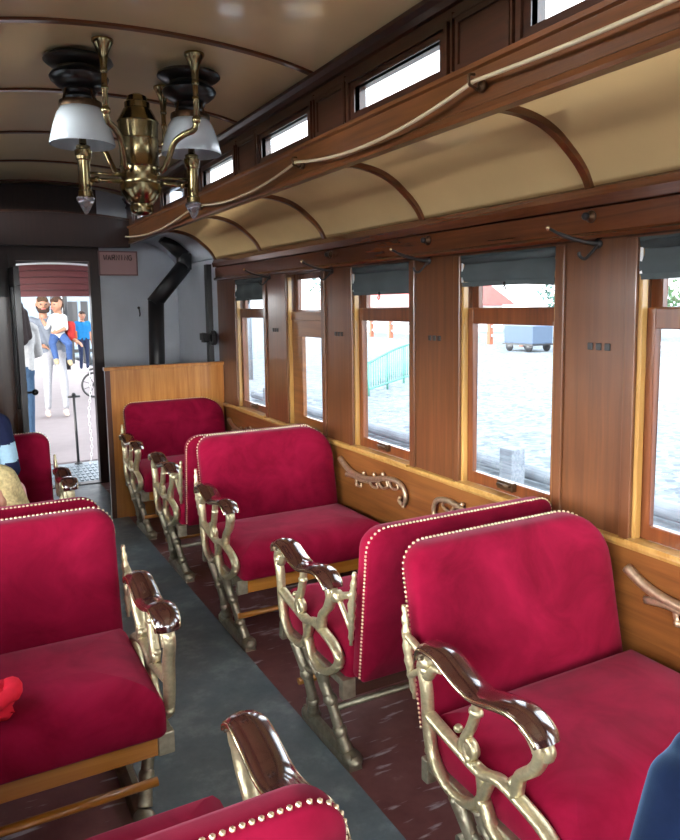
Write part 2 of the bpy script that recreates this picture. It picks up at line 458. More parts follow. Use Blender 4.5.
# far bulkhead
DX0, DX1, DZ = .503, 1.10, 2.005
def arch_top(x):  # underside of the dark header
    return 2.43-.045*abs((x-CX)/.66)**2
b = MB(); T = .07
ye = Y1
b.box(WL, DX0, ye, ye+T, 0, 1.70, M['wood_wall']); b.box(WL, DX0, ye, ye+T, 1.70, 2.66, M['wood_end'])
b.box(DX0, DX1, ye, ye+T, DZ, 2.66, M['wood_end'])
b.box(DX1, 1.19, ye, ye+T, 0, 2.66, M['wood_end'])
b.box(1.19, W+.08, ye, ye+T, 0, 2.66, M['gray'])
b.box(1.195, W, ye-.012, ye, 1.825, 1.838, M['gray'])
structure(b.build('wall_far'))
b = MB()   # dark header board across the clerestory end
hx = [CBL+.0+(CB-CBL)*i/16 for i in range(17)]
b.prism([(hx[0], 2.13)]+[(x, arch_top(x)) for x in hx]+[(hx[-1], 2.13)], ye-.09, ye, M['wood_end'])
b.prism([(x, arch_top(x)) for x in hx]+[(x, arch_top(x)-.018) for x in hx[::-1]], ye-.10, ye-.09, M['wood_dark'])
structure(b.build('trim_7'))
b = MB()
b.box(DX0-.055, DX0, ye-.03, ye, 0, DZ+.05); b.box(DX1, DX1+.075, ye-.03, ye, 0, DZ+.05); b.box(DX0, DX1, ye-.03, ye, DZ, DZ+.05)
b.box(DX0, DX1, ye-.03, ye+.07, 0, .012)
structure(b.build('trim_8', M['wood_end']))
# open door leaf folded into the coach
root = structure(empty('door_1', (DX0-.02, ye-.03, 0)))
b = MB()
b.box(-.045, 0, -.56, -.005, .02, .75); b.box(-.045, 0, -.56, -.005, 1.78, 1.93)
b.box(-.045, 0, -.56, -.47, .75, 1.78); b.box(-.045, 0, -.095, -.005, .75, 1.78)
b.build('door_leaf', M['gloss_black'], root, .004)
b = MB(); b.box(-.026, -.02, -.47, -.095, .75, 1.78); b.build('pane', M['glass'], root)
b = MB(); b.tube([(0, -.5, .93), (.05, -.5, .93)], .009); b.ball((.065, -.5, .93), .026); b.box(0, .006, -.53, -.47, .84, 1.02); b.build('door_handle', M['black'], root)

# rear bulkhead (behind the camera)
b = MB(); b.box(WL, DX0-.1, Y0-.07, Y0, 0, .86); b.box(DX1+.1, W, Y0-.07, Y0, 0, .86)
b.box(WL, W, Y0-.07, Y0, 2.0, 2.66)
for x0, x1 in ((WL, WL+.1), (DX0-.2, DX0-.1), (DX1+.1, DX1+.2), (W-.1, W)): b.box(x0, x1, Y0-.07, Y0, .86, 2.0)
structure(b.build('wall_rear', M['wood_wall']))

# ------------------------------------------------------------------ windows
def window(idx, a, c, mirror, kind):
    w_ = c-a; rl = Vector((W if not mirror else WL, (a+c)/2, ZS))
    root = structure(empty('window_%d' % idx, rl))
    def put(b, name, mat, bev=0):
        if mirror: b.xf(mx)
        o = b.build(name, mat, None, bev); o.parent = root; o.matrix_parent_inverse = Matrix.Translation(-rl); return o
    # casing on the room side
    b = MB(); g = .042
    b.box(W-.012, W, a-g, a, ZS+.005, ZT); b.box(W-.012, W, c, c+g, ZS+.005, ZT)
    put(b, 'casing', M['wood_wall'], .003)
    # light stops in the jambs
    b = MB()
    for y in (a, c-.014): b.box(W+.002, W+.026, y, y+.014, ZS, ZT-.02)
    b.box(W-.03, W+.026, a, c, ZS, ZS+.012)
    put(b, 'window_stop', M['bead'])
    st = .042
    def sash(x0, x1, z0, z1, bot, top, ya, yb):
        b = MB()
        b.box(x0, x1, ya, ya+st, z0, z1); b.box(x0, x1, yb-st, yb, z0, z1)
        b.box(x0, x1, ya+st, yb-st, z0, z0+bot); b.box(x0, x1, ya+st, yb-st, z1-top, z1)
        s_ = put(b, 'sash', M['wood_sash'], .004)
        b = MB(); xm = (x0+x1)/2; b.box(xm-.002, xm+.002, ya+st-.003, yb-st+.003, z0+bot-.003, z1-top+.003)
        p = put(b, 'pane', M['glass'])
    if kind == 'narrow':
        b = MB(); b.box(W+.028, W+.055, c-.15, c, .895, 1.40); b.box(W+.028, W+.055, a, c, 1.40, 1.555); b.box(W+.028, W+.055, a, c, ZS, .895); b.box(W+.028, W+.055, a, a+.02, .895, 1.40)
        b.box(W+.02, W+.03, a, c, 1.50, 1.555)
        put(b, 'sash', M['wood_low'], .003)
        b = MB(); b.box(W+.04, W+.044, a+.02, c-.15, .89, 1.405); put(b, 'pane', M['glass'])
        sash(W+.056, W+.083, 1.515, 1.79, .05, .035, a, c)
    else:
        sash(W+.028, W+.054, ZS+.01, 1.572, .050, .064, a, c)
        sash(W+.056, W+.083, 1.53, 1.79, .045, .04, a, c)
        b = MB(); ym = (a+c)/2
        b.tube([(W+.01, ym-.03, ZS+.05), (W-.004, ym-.03, ZS+.052), (W-.004, ym+.03, ZS+.052), (W+.01, ym+.03, ZS+.05)], .006)
        b.box(W+.008, W+.028, ym-.045, ym+.045, ZS+.03, ZS+.065)
        put(b, 'sash_lift', M['bronze_dark'])
    return root
for i, (a, c) in enumerate(OPEN):
    window(i+1, a, c, False, 'narrow' if i == 1 else 'sash')
    window(i+11, a, c, True, 'sash')

def blind(a, c, zb, label, sag=0):
    root = empty('roller_blind', (W-.004, (a+c)/2, zb))
    h = ZT-zb; n = 14
    b = MB(); v = []; f = []
    for j in range(9):
        for i in range(n+1):
            u = i/n; t = j/8
            y = (a-c)/2*1.0+.004+(c-a-.008)*u
            z = h*t+sag*(1-t)*(u-.5)*.1
            x = .006+.006*math.sin(9*t+2.2*u)+.004*math.sin(17*u)
            v.append((x, y, z))
    for j in range(8):
        for i in range(n): k = j*(n+1)+i; f.append((k, k+1, k+n+2, k+n+1))
    nn = len(v); v2 = [(x+.003, y, z) for x, y, z in v]
    b.add(v+v2, f+[tuple(q+nn for q in ff[::-1]) for ff in f]+[(i, i+nn, i+1+nn, i+1) for i in range(n)], None, True)
    b.build('blind_cloth', M['shade_cloth'], root)
    b = MB(); b.tube([(.014, (a-c)/2+.006, h-.02), (.014, (c-a)/2-.006, h-.02)], .017, n=12); b.build('roller', M['shade_cloth'], root)
    b = MB(); b.box(0, .012, (a-c)/2+.01, (c-a)/2-.01, -.006, .012); b.build('hem_bar', M['shade_cloth'], root)
    b = MB(); b.tube([(.002, .0, -.006), (-.004, .012, -.02), (-.004, 0, -.03), (-.004, -.012, -.02), (.002, 0, -.006)], .003, n=6); b.ball((-.002, 0, .002), .007, n=8); b.build('pull', M['black'], root)
    b = MB(); b.box(.0, .022, (c-a)/2-.012, (c-a)/2-.004, h*.1, h*.75); b.build('blind_bracket', M['white'], root)
    tag(root, label, 'blind', 'dark roller blinds over the windows'); return root
blind(1.0, 1.55, 1.666, 'dark grey rolled blind on the window nearest the camera at right edge')
blind(1.895, 2.44, 1.668, 'dark grey rolled blind on the wide window behind the second nearest seat back', .3)
blind(2.82, 3.37, 1.648, 'dark grey rolled blind on the window showing the green fence')
blind(4.615, 5.17, 1.64, 'dark grey rolled blind on the narrow far window by the painted stove corner')

for a_, c_ in ((4.615, 5.17), (3.735, 4.23)):  # drawn blinds out of view, added to darken the far left seats
    o_ = blind(a_, c_, 1.02, 'unseen grey blind added on the left wall to shade the far seats, '+('opposite the narrow window' if a_ < 4 else 'opposite the farthest window'))
    o_.location.x = WL+.004; o_.rotation_euler.z = math.pi

# pier fittings: number plates, coat hooks, knobs
PIER = [(1.70, 1.445), (2.63, 1.441), (3.535, 1.433), (4.43, 1.433)]
PN = ['right of the wide window', 'left of the wide window', 'left of the fence window', 'left of the narrow half-boarded window']
for (y, z), s_ in zip(PIER, PN):
    root = empty('seat_number_plate', (W-.0002, y, z))
    for k in (-1, 0, 1):
        b = MB(); b.box(-.005, 0, k*.036-.011, k*.036+.011, -.012, .012); b.build('slot_plate', M['black'], root, .002)
    tag(root, 'three tiny dark bronze plates on the pillar '+s_, 'number plate', 'bronze plates on the window pillars')
for y, s_ in ((1.71, 'right of the wide window'), (2.67, 'right of the fence window'), (3.60, 'right of the narrow window'), (4.50, 'right of the far window')):
    root = empty('hat_hook', (W-.0005, y, 1.782))
    b = MB(); b.lathe([(0, 0), (.014, 0), (.016, -.006), (.009, -.012), (0, -.013)], mat=None, axis='x', n=14); b.build('rosette', M['black'], root)
    b = MB()
    b.tube(spline([(-.008, 0, .0), (-.05, .02, .008), (-.11, .05, .028), (-.15, .075, .052)], 5), [.007]*12+[.005]*4, n=8)
    b.build('long_arm', M['black'], root)
    b = MB(); b.ball((-.152, .077, .053), .008); b.build('tip', M['brass_edge'], root)
    b = MB(); b.tube(spline([(-.008, 0, -.004), (-.03, .008, -.03), (-.05, .014, -.048), (-.066, .02, -.04), (-.07, .022, -.026)], 5), .0055, n=8); b.build('short_arm', M['black'], root)
    tag(root, 'black iron double hat hook on the pillar '+s_, 'hook', 'hat hooks along the window wall')
for y, s_ in ((1.735, 'right of the wide window'), (2.66, 'right of the fence window'), (3.59, 'right of the narrow window')):
    root = empty('curtain_knob', (W-.0122, y, 1.872))
    b = MB(); b.lathe([(0, 0), (.02, 0), (.02, -.006), (.01, -.010), (.008, -.02), (0, -.021)], axis='x', n=16); b.build('base_plate', M['bronze_dark'], root)
    b = MB(); b.ball((-.028, 0, 0), .013); b.build('knob', M['black'], root)
    tag(root, 'small dark round knob on the cornice above the pillar '+s_, 'knob', 'knobs along the cornice')

# ------------------------------------------------------------------ seats
# local: x = 0 casting plane, +x towards the wall, y along the coach; f = facing along y
def P2(pts, x=0.0, k=6): return spline([(x, s, z) for s, z in pts], k)
def make_casting(root, hook=False):
    b = MB()
    fl = 1.4
    up = (1, 0, 0)
    def sw(pts, r0, r1=None, x=0.0, k=6):
        p = P2(pts, x, k); n = len(p); r1 = r1 or r0
        b.tube(p, [1.1*(r0+(r1-r0)*i/(n-1)) for i in range(n)], None, 10, up, fl)
    # straight outer member and its loop
    sw([(.222, .700), (.238, .665), (.222, .60), (.214, .50), (.19, .415), (.125, .372), (.045, .385), (.004, .44), (.008, .50)], .0125, .0115)
    # diagonal top of both loops, running into the second loop
    sw([(.208, .535), (.18, .528), (.10, .512), (.01, .498), (-.05, .518), (-.11, .512), (-.19, .490), (-.224, .452), (-.175, .392), (-.10, .357), (-.032, .378), (.002, .43)], .0125)
    sw([(.004, .43), (-.016, .48), (-.03, .512)], .011)
    # waisted end member
    sw([(-.165, .712), (-.178, .672), (-.158, .62), (-.116, .572), (-.105, .515)], .015, .012)
    # baluster and rosette
    sw([(.022, .70), (.030, .65), (.045, .60), (.066, .55), (.045, .505)], .009, .012)
    b.ball((0, .03, .648), .017, n=10, sc=(1, 1.2, .8)); b.ball((0, .052, .585), .013, n=10)
    b.lathe([(0, .013), (.012, .014), (.02, .010), (.028, .012), (.030, 0), (.028, -.012), (.02, -.010), (.012, -.014), (0, -.013)], (0, .055, .535), axis='x', n=16)
    # collars, scrolls and knobs
    for s, z, r in ((-.172, .672, .017), (-.10, .545, .016), (.222, .66, .017), (.03, .50, .015), (.207, .43, .014), (-.218, .43, .014), (.0, .41, .016), (.085, .512, .012), (.094, .565, .011), (-.185, .690, .013)):
        b.ball((0, s, z), r, n=10, sc=(1.2, 1, 1))
    sw([(.16, .69), (.19, .68), (.215, .645)], .008, .012); sw([(-.12, .70), (-.15, .69), (-.178, .66)], .008, .012)
    # curled volutes below the pad ends
    for sg, c, zc_ in ((1, .222, .700), (-1, -.180, .705)):
        sw([(c-sg*.01, zc_+.004), (c+sg*.018, zc_-.014), (c+sg*.014, zc_-.038), (c-sg*.006, zc_-.036), (c-sg*.004, zc_-.022)], .010, .007)
    if hook: sw([(-.150, .712), (-.192, .700), (-.220, .672), (-.214, .640), (-.190, .640), (-.188, .662)], .0095, .006)
    b.build('arm_frame', M['cast'], root)
    # pedestal legs flaring outwards to the foot bar
    b = MB()
    def leg(pts, r):
        p = spline([(x, s, z) for x, s, z in pts], 6); n = len(p); b.tube(p, [r*(1.1-.25*math.sin(math.pi*i/(n-1))) for i in range(n)], None, 8, (1, 0, 0), 1.2)
    leg([(0, .10, .37), (.008, .065, .30), (.025, .052, .22), (.045, .06, .12), (.062, .10, .05)], .019)
    leg([(0, -.10, .36), (.008, -.10, .30), (.025, -.125, .22), (.045, -.14, .12), (.062, -.15, .05)], .019)
    leg([(.0, .02, .39), (.01, .0, .33), (.015, -.06, .30), (.01, -.10, .31)], .013)
    leg([(.01, -.03, .31), (.012, .02, .285), (.015, .06, .29)], .010)
    for s, z, x in ((.055, .255, .018), (-.118, .245, .02), (.06, .13, .043), (-.14, .13, .043)): b.ball((x, s, z), .026, n=10)
    b.build('pedestal_leg', M['cast_worn'], root)
    b = MB()
    b.prism([(.045, 0), (.095, 0), (.088, .03), (.072, .055), (.055, .055), (.045, .03)], -.20, .16)
    for s in (.13, -.17): b.ball((.07, s, .03), .036, n=10, sc=(1, 1.3, .85))
    b.build('foot_bar', M['cast_worn'], root)
    # armrest pad with metal edges
    prof = [(.230, .700), (.228, .720), (.212, .740), (.178, .750), (.138, .747), (.09, .728), (.04, .714), (0, .714), (-.04, .726), (-.08, .738), (-.12, .745), (-.155, .738), (-.183, .720), (-.195, .702)]
    up_ = [(p.y, p.z) for p in spline([(0, s, z) for s, z in prof], 4)]
    n = len(up_)
    def off(d):
        o = []
        for i in range(n):
            a, c = up_[max(i-1, 0)], up_[min(i+1, n-1)]
            t = Vector((c[0]-a[0], c[1]-a[1])).normalized(); nn = Vector((t.y, -t.x))
            if nn.y > 0 and 6 < i < n-6: nn = nn
            q = Vector(up_[i]); 
            o.append((q.x-nn.x*d, q.y-nn.y*d))
        return o
    low = off(.016)
    # make sure 'low' is the inner side
    if low[n//2][1] > up_[n//2][1]: low = off(-.016)
    b = MB(); v = []; f = []
    secs = [(-.038, .0), (-.027, .007), (0, .012), (.027, .007), (.038, 0)]
    up3 = off(-.0) 
    for i in range(n):
        o1, l1 = Vector(up_[i]), Vector(low[i]); nrm = (o1-l1).normalized()
        tw = 1-.16*abs(2*i/(n-1)-1)**3
        ring = [(x*tw, *(o1+nrm*h)) for x, h in secs]+[(.038*tw, *l1), (-.038*tw, *l1)]
        v += [(x, s, z) for x, s, z in ring]
    K = 7
    for i in range(n-1):
        for k in range(K):
            k2 = (k+1) % K; f.append((i*K+k, i*K+k2, (i+1)*K+k2, (i+1)*K+k))
    f.append(tuple(range(K))); f.append(tuple((n-1)*K+k for k in range(K)))
    b.add(v, f, None, True)
    pad = b.build('armrest_pad', M['wood_pad'], root)
    md = pad.modifiers.new('es', 'EDGE_SPLIT'); md.split_angle = R(40)
    b = MB()
    for x in (-.039, .039): b.tube([(x*(1-.16*abs(2*i/(n-1)-1)**3), (Vector(up_[i])*.6+Vector(low[i])*.4).x, (Vector(up_[i])*.6+Vector(low[i])*.4).y) for i in range(n)], .0045, None, 6)
    b.build('armrest_edge', M['brass_edge'], pad)

WD = .80      # seat width from the casting to the wall
LEAN = (.305, .36); TOP = .955
def back_s(z, face):   # s distance from the centre of rear / front face of the back at height z
    t = (z-.42)/.53
    rear = LEAN[0]+(LEAN[1]-LEAN[0])*t
    return rear if face == 'rear' else rear-.062
def make_seat(f, lean=(.305, .36), top=.955, rwall=.15, bot=.415, hook=False):
    global LEAN, TOP
    LEAN = lean; TOP = top
    root = empty('coach_seat')
    make_casting(root, hook)
    # cushion: rounded box in (x,s) plan lofted in z, front rounded
    s_back, s_front = -f*.245, f*.262
    lo, hi = min(s_back, s_front), max(s_back, s_front)
    b = MB()
    rings = []
    for d, z in ((.004, .386), (0, .394), (0, .44), (.003, .475), (.012, .502), (.028, .522), (.055, .535), (.10, .545), (.18, .551)):
        rings.append((rrect(.018, WD, lo, hi, (.03, .03, .03, .03), d, 5), z))
    def fn(u, v_, z):
        sv = v_*f  # + towards front
        tilt = .006*(sv/.25) if z > .4 else 0
        dome = 0
        # roll the front edge over
        if z > .42:
            k = max(0, (sv-.17)/.092); tilt -= .030*k*k*((z-.42)/.13)
        return (u, v_, z+tilt)
    ring_loft(b, rings, None, fn)
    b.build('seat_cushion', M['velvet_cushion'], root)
    # backrest panel
    b = MB(); rings = []
    rad = (.02, .02, rwall, .075)
    for d, t in ((.10, -.002), (.006, -.002), (.0, .004), (0, .030), (0, .046), (.004, .056), (.014, .064), (.035, .071), (.07, .076), (.12, .079), (.19, .080)):
        rings.append((rrect(.035, WD-.012, bot, TOP, rad, d, 7), t))
    def fnb(u, z, t):
        return (u, -f*(back_s(z, 'rear')-t), z)
    ring_loft(b, rings, None, fnb)
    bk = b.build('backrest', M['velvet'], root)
    # nailhead trim around the rear edge of the back
    ol = rrect(.035, WD-.012, bot, TOP, rad, .0, 14)
    # walk the outline at even steps along both sides and the top
    pts = []
    loop = ol+[ol[0]]
    per = []
    for p, q in zip(loop[:-1], loop[1:]):
        L_ = math.dist(p, q); m_ = max(1, int(round(L_/.0135)))
        for i in range(m_): per.append((p[0]+(q[0]-p[0])*i/m_, p[1]+(q[1]-p[1])*i/m_))
    ou = []; 
    for p in per:
        if not ou or math.dist(p, ou[-1]) > .0115: ou.append(p)
    b = MB()
    for (u, z) in ou:
        if z < bot+.015: continue
        # outward normal
        cx_, cz_ = (WD)/2, .65
        for tt in (.008,):
            y = -f*(back_s(z, 'rear')-tt)
            b.ball((u+(.0008 if u > .4 else -.0008)*(1 if z < TOP-.08 else 0), y, z+(.0008 if z > TOP-.08 else 0)), .0052, n=6)
    b.build('nailhead_trim', M['nail'], bk)
    # tufted rear welt
    # pivot bracket on the end of the back
    b = MB()
    s1 = lambda z: -f*(back_s(z, 'rear')-.03)
    b.tube(spline([(.010, s1(.80)-f*.0, .80), (.008, s1(.74), .74), (.006, s1(.67), .67), (.008, s1(.60), .60), (.010, s1(.535), .535)], 5), [.006+.007*math.sin(math.pi*i/20)+.002*math.sin(i*2.2) for i in range(21)], None, 8, (1, 0, 0), 1.0)
    b.tube(spline([(.004, s1(.72), .72), (.002, -f*.255, .70), (0, -f*.222, .685)], 5), [.010, .011, .012, .012, .012, .012, .012, .013, .014, .015, .016], None, 8, (1, 0, 0))
    b.tube(spline([(.004, s1(.60), .60), (.002, -f*.252, .645), (0, -f*.222, .68)], 5), .009, None, 8, (1, 0, 0))
    b.lathe([(0, -.020), (.014, -.019), (.02, -.01), (.021, .01), (0, .012)], (0, -f*.222, .685), axis='x', n=14)
    b.build('pivot_bracket', M['cast'], root)
    # wooden rails, end plate and foot rod
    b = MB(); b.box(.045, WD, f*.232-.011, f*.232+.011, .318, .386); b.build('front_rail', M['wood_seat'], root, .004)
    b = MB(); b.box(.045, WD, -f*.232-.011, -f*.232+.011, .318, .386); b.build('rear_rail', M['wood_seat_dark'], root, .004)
    b = MB()
    for s in (.232, -.232): b.box(-.002, .047, s-.014, s+.014, .316, .388)
    b.box(.0, .03, -.22, .22, .36, .388)
    b.build('end_plate', M['cast_worn'], root, .004)
    b = MB(); b.tube([(.03, f*.15, .165), (WD, f*.15, .165)], .014, None, 10); b.build('foot_rod', M['wood_seat'], root)
    b = MB(); b.tube([(.025, -f*.125, .21), (WD, -f*.125, .21)], .012, None, 10); b.build('stay_rod', M['cast_worn'], root)
    # wall-side scroll bracket
    b = MB(); xw = WD+.006; up = (1, 0, 0)
    q = lambda pts: spline([(xw, -f*(s), z) for s, z in pts], 6)
    def wsw(pts, r, r1=None):
        p = q(pts); n = len(p); r1 = r1 or r; b.tube(p, [r+(r1-r)*i/(n-1) for i in range(n)], None, 7, up, .8)
    wsw([(.27, .775), (.20, .735), (.12, .715), (.02, .712), (-.08, .728), (-.17, .755), (-.26, .768), (-.33, .748), (-.355, .70), (-.335, .655), (-.30, .668), (-.31, .69)], .020, .009)
    wsw([(.20, .69), (.13, .70), (.06, .695), (-.02, .70)], .014, .010)
    wsw([(-.02, .715), (-.06, .685), (-.11, .69), (-.10, .715)], .009, .006)
    wsw([(-.10, .735), (-.15, .70), (-.20, .715), (-.19, .745)], .009, .006)
    wsw([(-.20, .76), (-.24, .72), (-.29, .73), (-.28, .76)], .009, .006)
    wsw([(.10, .70), (.09, .66), (.05, .655), (.05, .675)], .009, .006)
    for s, z in ((.02, .74), (-.08, .755), (.09, .655), (-.16, .775), (-.335, .65)): b.ball((xw, -f*s, z), .013, n=8, sc=(.8, 1, 1))
    b.build('wall_bracket', M['bracket'], root)
    return root
PROTO = {(-1, 0): make_seat(-1, (.30, .395), .965, .17), (1, 0): make_seat(1, (.30, .355), .948, .06, .395), (-1, 1): make_seat(-1, (.30, .355), .925, hook=True), (1, 1): make_seat(1, (.27, .345), .945, hook=True)}
SEATS = [
 (-1, 1.05, 1.26, 0, 'red velvet seat at the right front, nearest the camera, showing its whole front', 1.0),
 (1, 1.05, 2.235, 0, 'red velvet seat turned away, back to back with the nearest right-hand seat', 1.0),
 (-1, 1.05, 3.225, 0, 'red velvet seat in the middle of the right row under the fence window', 1.0),
 (1, 1.05, 4.19, 0, 'red velvet seat turned away behind the middle right seat, mostly hidden', .985),
 (-1, 1.05, 5.08, 0, 'red velvet seat against the honey wood partition at the far end', .96),
 (-1, .49, 1.215, 1, 'red velvet seat at the bottom edge, only its back edge and one armrest showing', 1.035),
 (1, .49, 2.24, 1, 'red velvet seat at the left front with a red jacket lying on it', 1.0),
 (-1, .49, 3.20, 1, 'red velvet seat back with a blond child looking over it, left side', .995),
 (1, .49, 4.19, 1, 'dark shaded red seat on the left beside a person in navy, before the open door', .97),
]
used = {}
for f, x, y, left, lab, sz in SEATS:
    src = PROTO[(f, left)]
    if (f, left) in used: o = copy_tree(src)
    else: o = src; used[(f, left)] = 1
    o.location = (x, y, 0); o.rotation_euler = (0, 0, math.pi if left else 0); o.scale = (1.02, 1.07, .95*sz)
    tag(o, lab, 'train seat', 'red velvet walkover seats along the aisle')

# ------------------------------------------------------------------ partition, stove pipe, sign, latch
root = empty('partition_panel', (1.435, 5.515, 0))
b = MB(); b.box(-.45, .452, -.012, .012, 0, 1.13, M['wood_panel']); b.build('panel', M['wood_panel'], root)
b = MB(); b.box(-.467, -.43, -.02, .02, 0, 1.13); b.build('end_post', M['wood_panel_dark'], root, .003)
b = MB(); b.box(-.475, .455, -.024, .024, 1.13, 1.157); b.build('cap_rail', M['wood_panel'], root, .005)
tag(root, 'honey coloured boarded wooden partition behind the farthest right seat', 'partition')

root = empty('stove_pipe', (1.5, 6.15, 0))
p0 = [at(156, 375, 1, 6.15), at(156, 301, 1, 6.15), at(184, 266, 1, 6.15), at(184, 256, 1, 6.15), at(163, 237, 1, 6.15)]
base = Vector((1.5, 6.15, 0))
def pipe(pts, r):
    b = MB(); b.tube([p-base for p in pts], r, None, 20, (0, 1, 0)); return b
lowp = Vector((p0[0].x, 6.15, .55))
pipe([lowp, p0[1]], .066).build('lower_pipe', M['black'], root)
pipe([p0[1]-(p0[2]-p0[1])*.08, p0[2]], .066).build('slanted_pipe', M['black'], root)
pipe([p0[2]-Vector((.0, 0, .03)), p0[3]+Vector((0, 0, .02))], .064).build('elbow', M['black'], root)
pipe([p0[3], p0[4]], .058).build('upper_pipe', M['black'], root)
b = MB(); b.lathe([(.05, 0), (.16, 0), (.17, .03), (.17, .5), (.10, .56), (.066, .60)], (lowp.x-base.x, 0, .0), n=20); b.build('stove_body', M['black'], root)
tag(root, 'black crooked stove pipe in the grey painted corner behind the partition', 'stove pipe')

root = empty('notice_sign', (1.352, Y1-.015, 1.87))
b = MB(); b.box(-.165, .165, -.002, .010, .02, .225); b.build('board', M['sign'], root)
b = MB()
b.box(-.172, -.16, -.008, .01, .012, .232); b.box(.16, .172, -.008, .01, .012, .232); b.box(-.16, .16, -.008, .01, .22, .232); b.box(-.16, .16, -.008, .01, .012, .024)
b.build('frame', flat('sign_frame', s2l((122, 88, 88)), .4), root)
GL = {'W': [[(0, 1), (.25, 0), (.5, .8), (.75, 0), (1, 1)]], 'A': [[(0, 0), (.5, 1), (1, 0)], [(.2, .4), (.8, .4)]], 'R': [[(0, 0), (0, 1), (.8, 1), (.9, .75), (.8, .5), (0, .5)], [(.45, .5), (1, 0)]],
      'N': [[(0, 0), (0, 1), (1, 0), (1, 1)]], 'I': [[(.5, 0), (.5, 1)]], 'G': [[(1, .8), (.7, 1), (.2, .9), (0, .5), (.2, .1), (.7, 0), (1, .2), (1, .5), (.6, .5)]]}
b = MB(); x0 = -.125
for ch in 'WARNING':
    for st_ in GL[ch]:
        b.tube([(x0+.026*u, -.004, .150+.045*w) for u, w in st_], .0042, None, 4)
    x0 += .0365
b.build('lettering', M['sign_ink'], root)
tag(root, 'framed pinkish warning sign with dark capitals above the open doorway, right side', 'sign')

yl = 5.76
root = empty('window_latch_bar', (W-.012, yl, 0))
b = MB(); b.box(-.03, .012, -.035, .035, .95, 1.935); b.build('bar', M['black'], root, .003)
b = MB(); b.box(-.075, -.012, -.03, .03, 1.30, 1.375); b.box(-.06, -.012, -.16, .12, 1.315, 1.372); b.lathe([(.03, -.03), (.06, -.03), (.06, 0), (.03, 0)], (-.03, -.19, 1.343), axis='x', n=16)
b.lathe([(.012, -.02), (.03, -.02), (.03, 0), (.012, 0)], (-.015, .13, 1.345), axis='x', n=16)
b.build('latch', M['black'], root)
tag(root, 'black vertical bar with a latch on the grey side wall in the far corner', 'latch bar')
root = empty('wall_hook', (1.80, Y1-.002, 1.56))
b = MB(); b.tube(spline([(-.28, 0, .03), (-.28, -.03, .0), (-.28, -.04, -.03), (-.28, -.02, -.045)], 4), .006); b.ball((-.28, -.002, .03), .014, n=8); b.build('hook', M['black'], root)
tag(root, 'small dark hook on the grey wall left of the stove pipe', 'hook')

# ------------------------------------------------------------------ bell cord on the deck beam
BR = [(1.435, 2.232), (2.52, 2.215), (3.6, 2.21), (.30, 2.232)]
pts = []
def sag(a, c, h, n=12):
    return [Vector((CB-.05, a[0]+(c[0]-a[0])*i/n, a[1]+(c[1]-a[1])*i/n-h*4*(i/n)*(1-i/n))) for i in range(n)]
seq = [(-.9, 2.25), (.60, 2.25), (1.753, 2.245), (3.0, 2.232), (4.5, 2.232), (6.6, 2.22)]
sags = [.03, .015, .055, .055, .06]
for i in range(len(seq)-1): pts += sag(seq[i], seq[i+1], sags[i])
pts.append(Vector((CB-.05, seq[-1][0], seq[-1][1])))
b = MB(); b.tube(pts, .0065, None, 8)
tag(b.build('bell_cord', M['rope']), 'pale bell cord hanging in swags along the wooden deck beam', 'cord')
for y, z, s_ in ((1.753, 2.245, 'nearest to the camera'), (3.0, 2.232, 'just right of the hanging lamp'), (4.5, 2.232, 'farthest, near the stove corner')):
    root = empty('cord_hanger', (CB-.0165, y, z-.01))
    b = MB(); b.lathe([(0, 0), (.02, 0), (.018, -.008), (.008, -.012), (0, -.012)], axis='x', n=12); b.build('rosette', M['bronze_dark'], root)
    b = MB(); b.tube(spline([(-.005, 0, 0), (-.02, 0, -.012), (-.034, 0, -.006), (-.05, 0, .0), (-.05, 0, .026), (-.03, 0, .03)], 4), .0045, None, 7); b.build('eye', M['bronze_dark'], root)
    tag(root, 'small dark cord hanger on the deck beam, '+s_, 'cord hanger', 'cord hangers on the deck beam')

# ------------------------------------------------------------------ hanging lamp
LX, LY = .77, 3.27
root = empty('hanging_oil_lamp', (LX, LY, 2.0))
b = MB()
b.lathe([(0, .0), (.03, .002), (.045, .012), (.05, .03), (.048, .045), (.062, .055), (.082, .085), (.088, .105), (.090, .125), (.085, .13), (.083, .145), (.085, .15), (.083, .19), (.087, .197), (.083, .204), (.083, .30), (.086, .305), (.083, .31), (.085, .372), (.089, .376), (.085, .382), (.060, .425), (.054, .43), (.054, .452), (.046, .458), (.04, .478), (.02, .488), (0, .49)], n=28)
_o = b.build('oil_tank', M['brass'], root); _o.modifiers.new('es', 'EDGE_SPLIT').split_angle = R(32)
for sx in (-1, 1):
    for sy in (-1, 1):
        b = MB(); x, y = sx*.183, sy*.255
        b.lathe([(0, .600), (.042, .600), (.042, .592), (.034, .580), (.022, .555), (.016, .53), (.013, .50)], (x, y, 0), n=16)
        b.tube([(x, y, .55), (x, y, .35)], .0115, None, 10)
        for z, r in ((.49, .016), (.43, .015), (.35, .019)): b.ball((x, y, z), r, n=10)
        b.tube(spline([(x, y, .35), (x*.96, y*.95, .315), (x*.78, y*.78, .30), (x*.62, y*.62, .275), (x*.52, y*.50, .22), (x*.46, y*.38, .185), (x*.40, y*.28, .175)], 5), .0125, None, 10)
        b.build('stem', M['brass'], root)
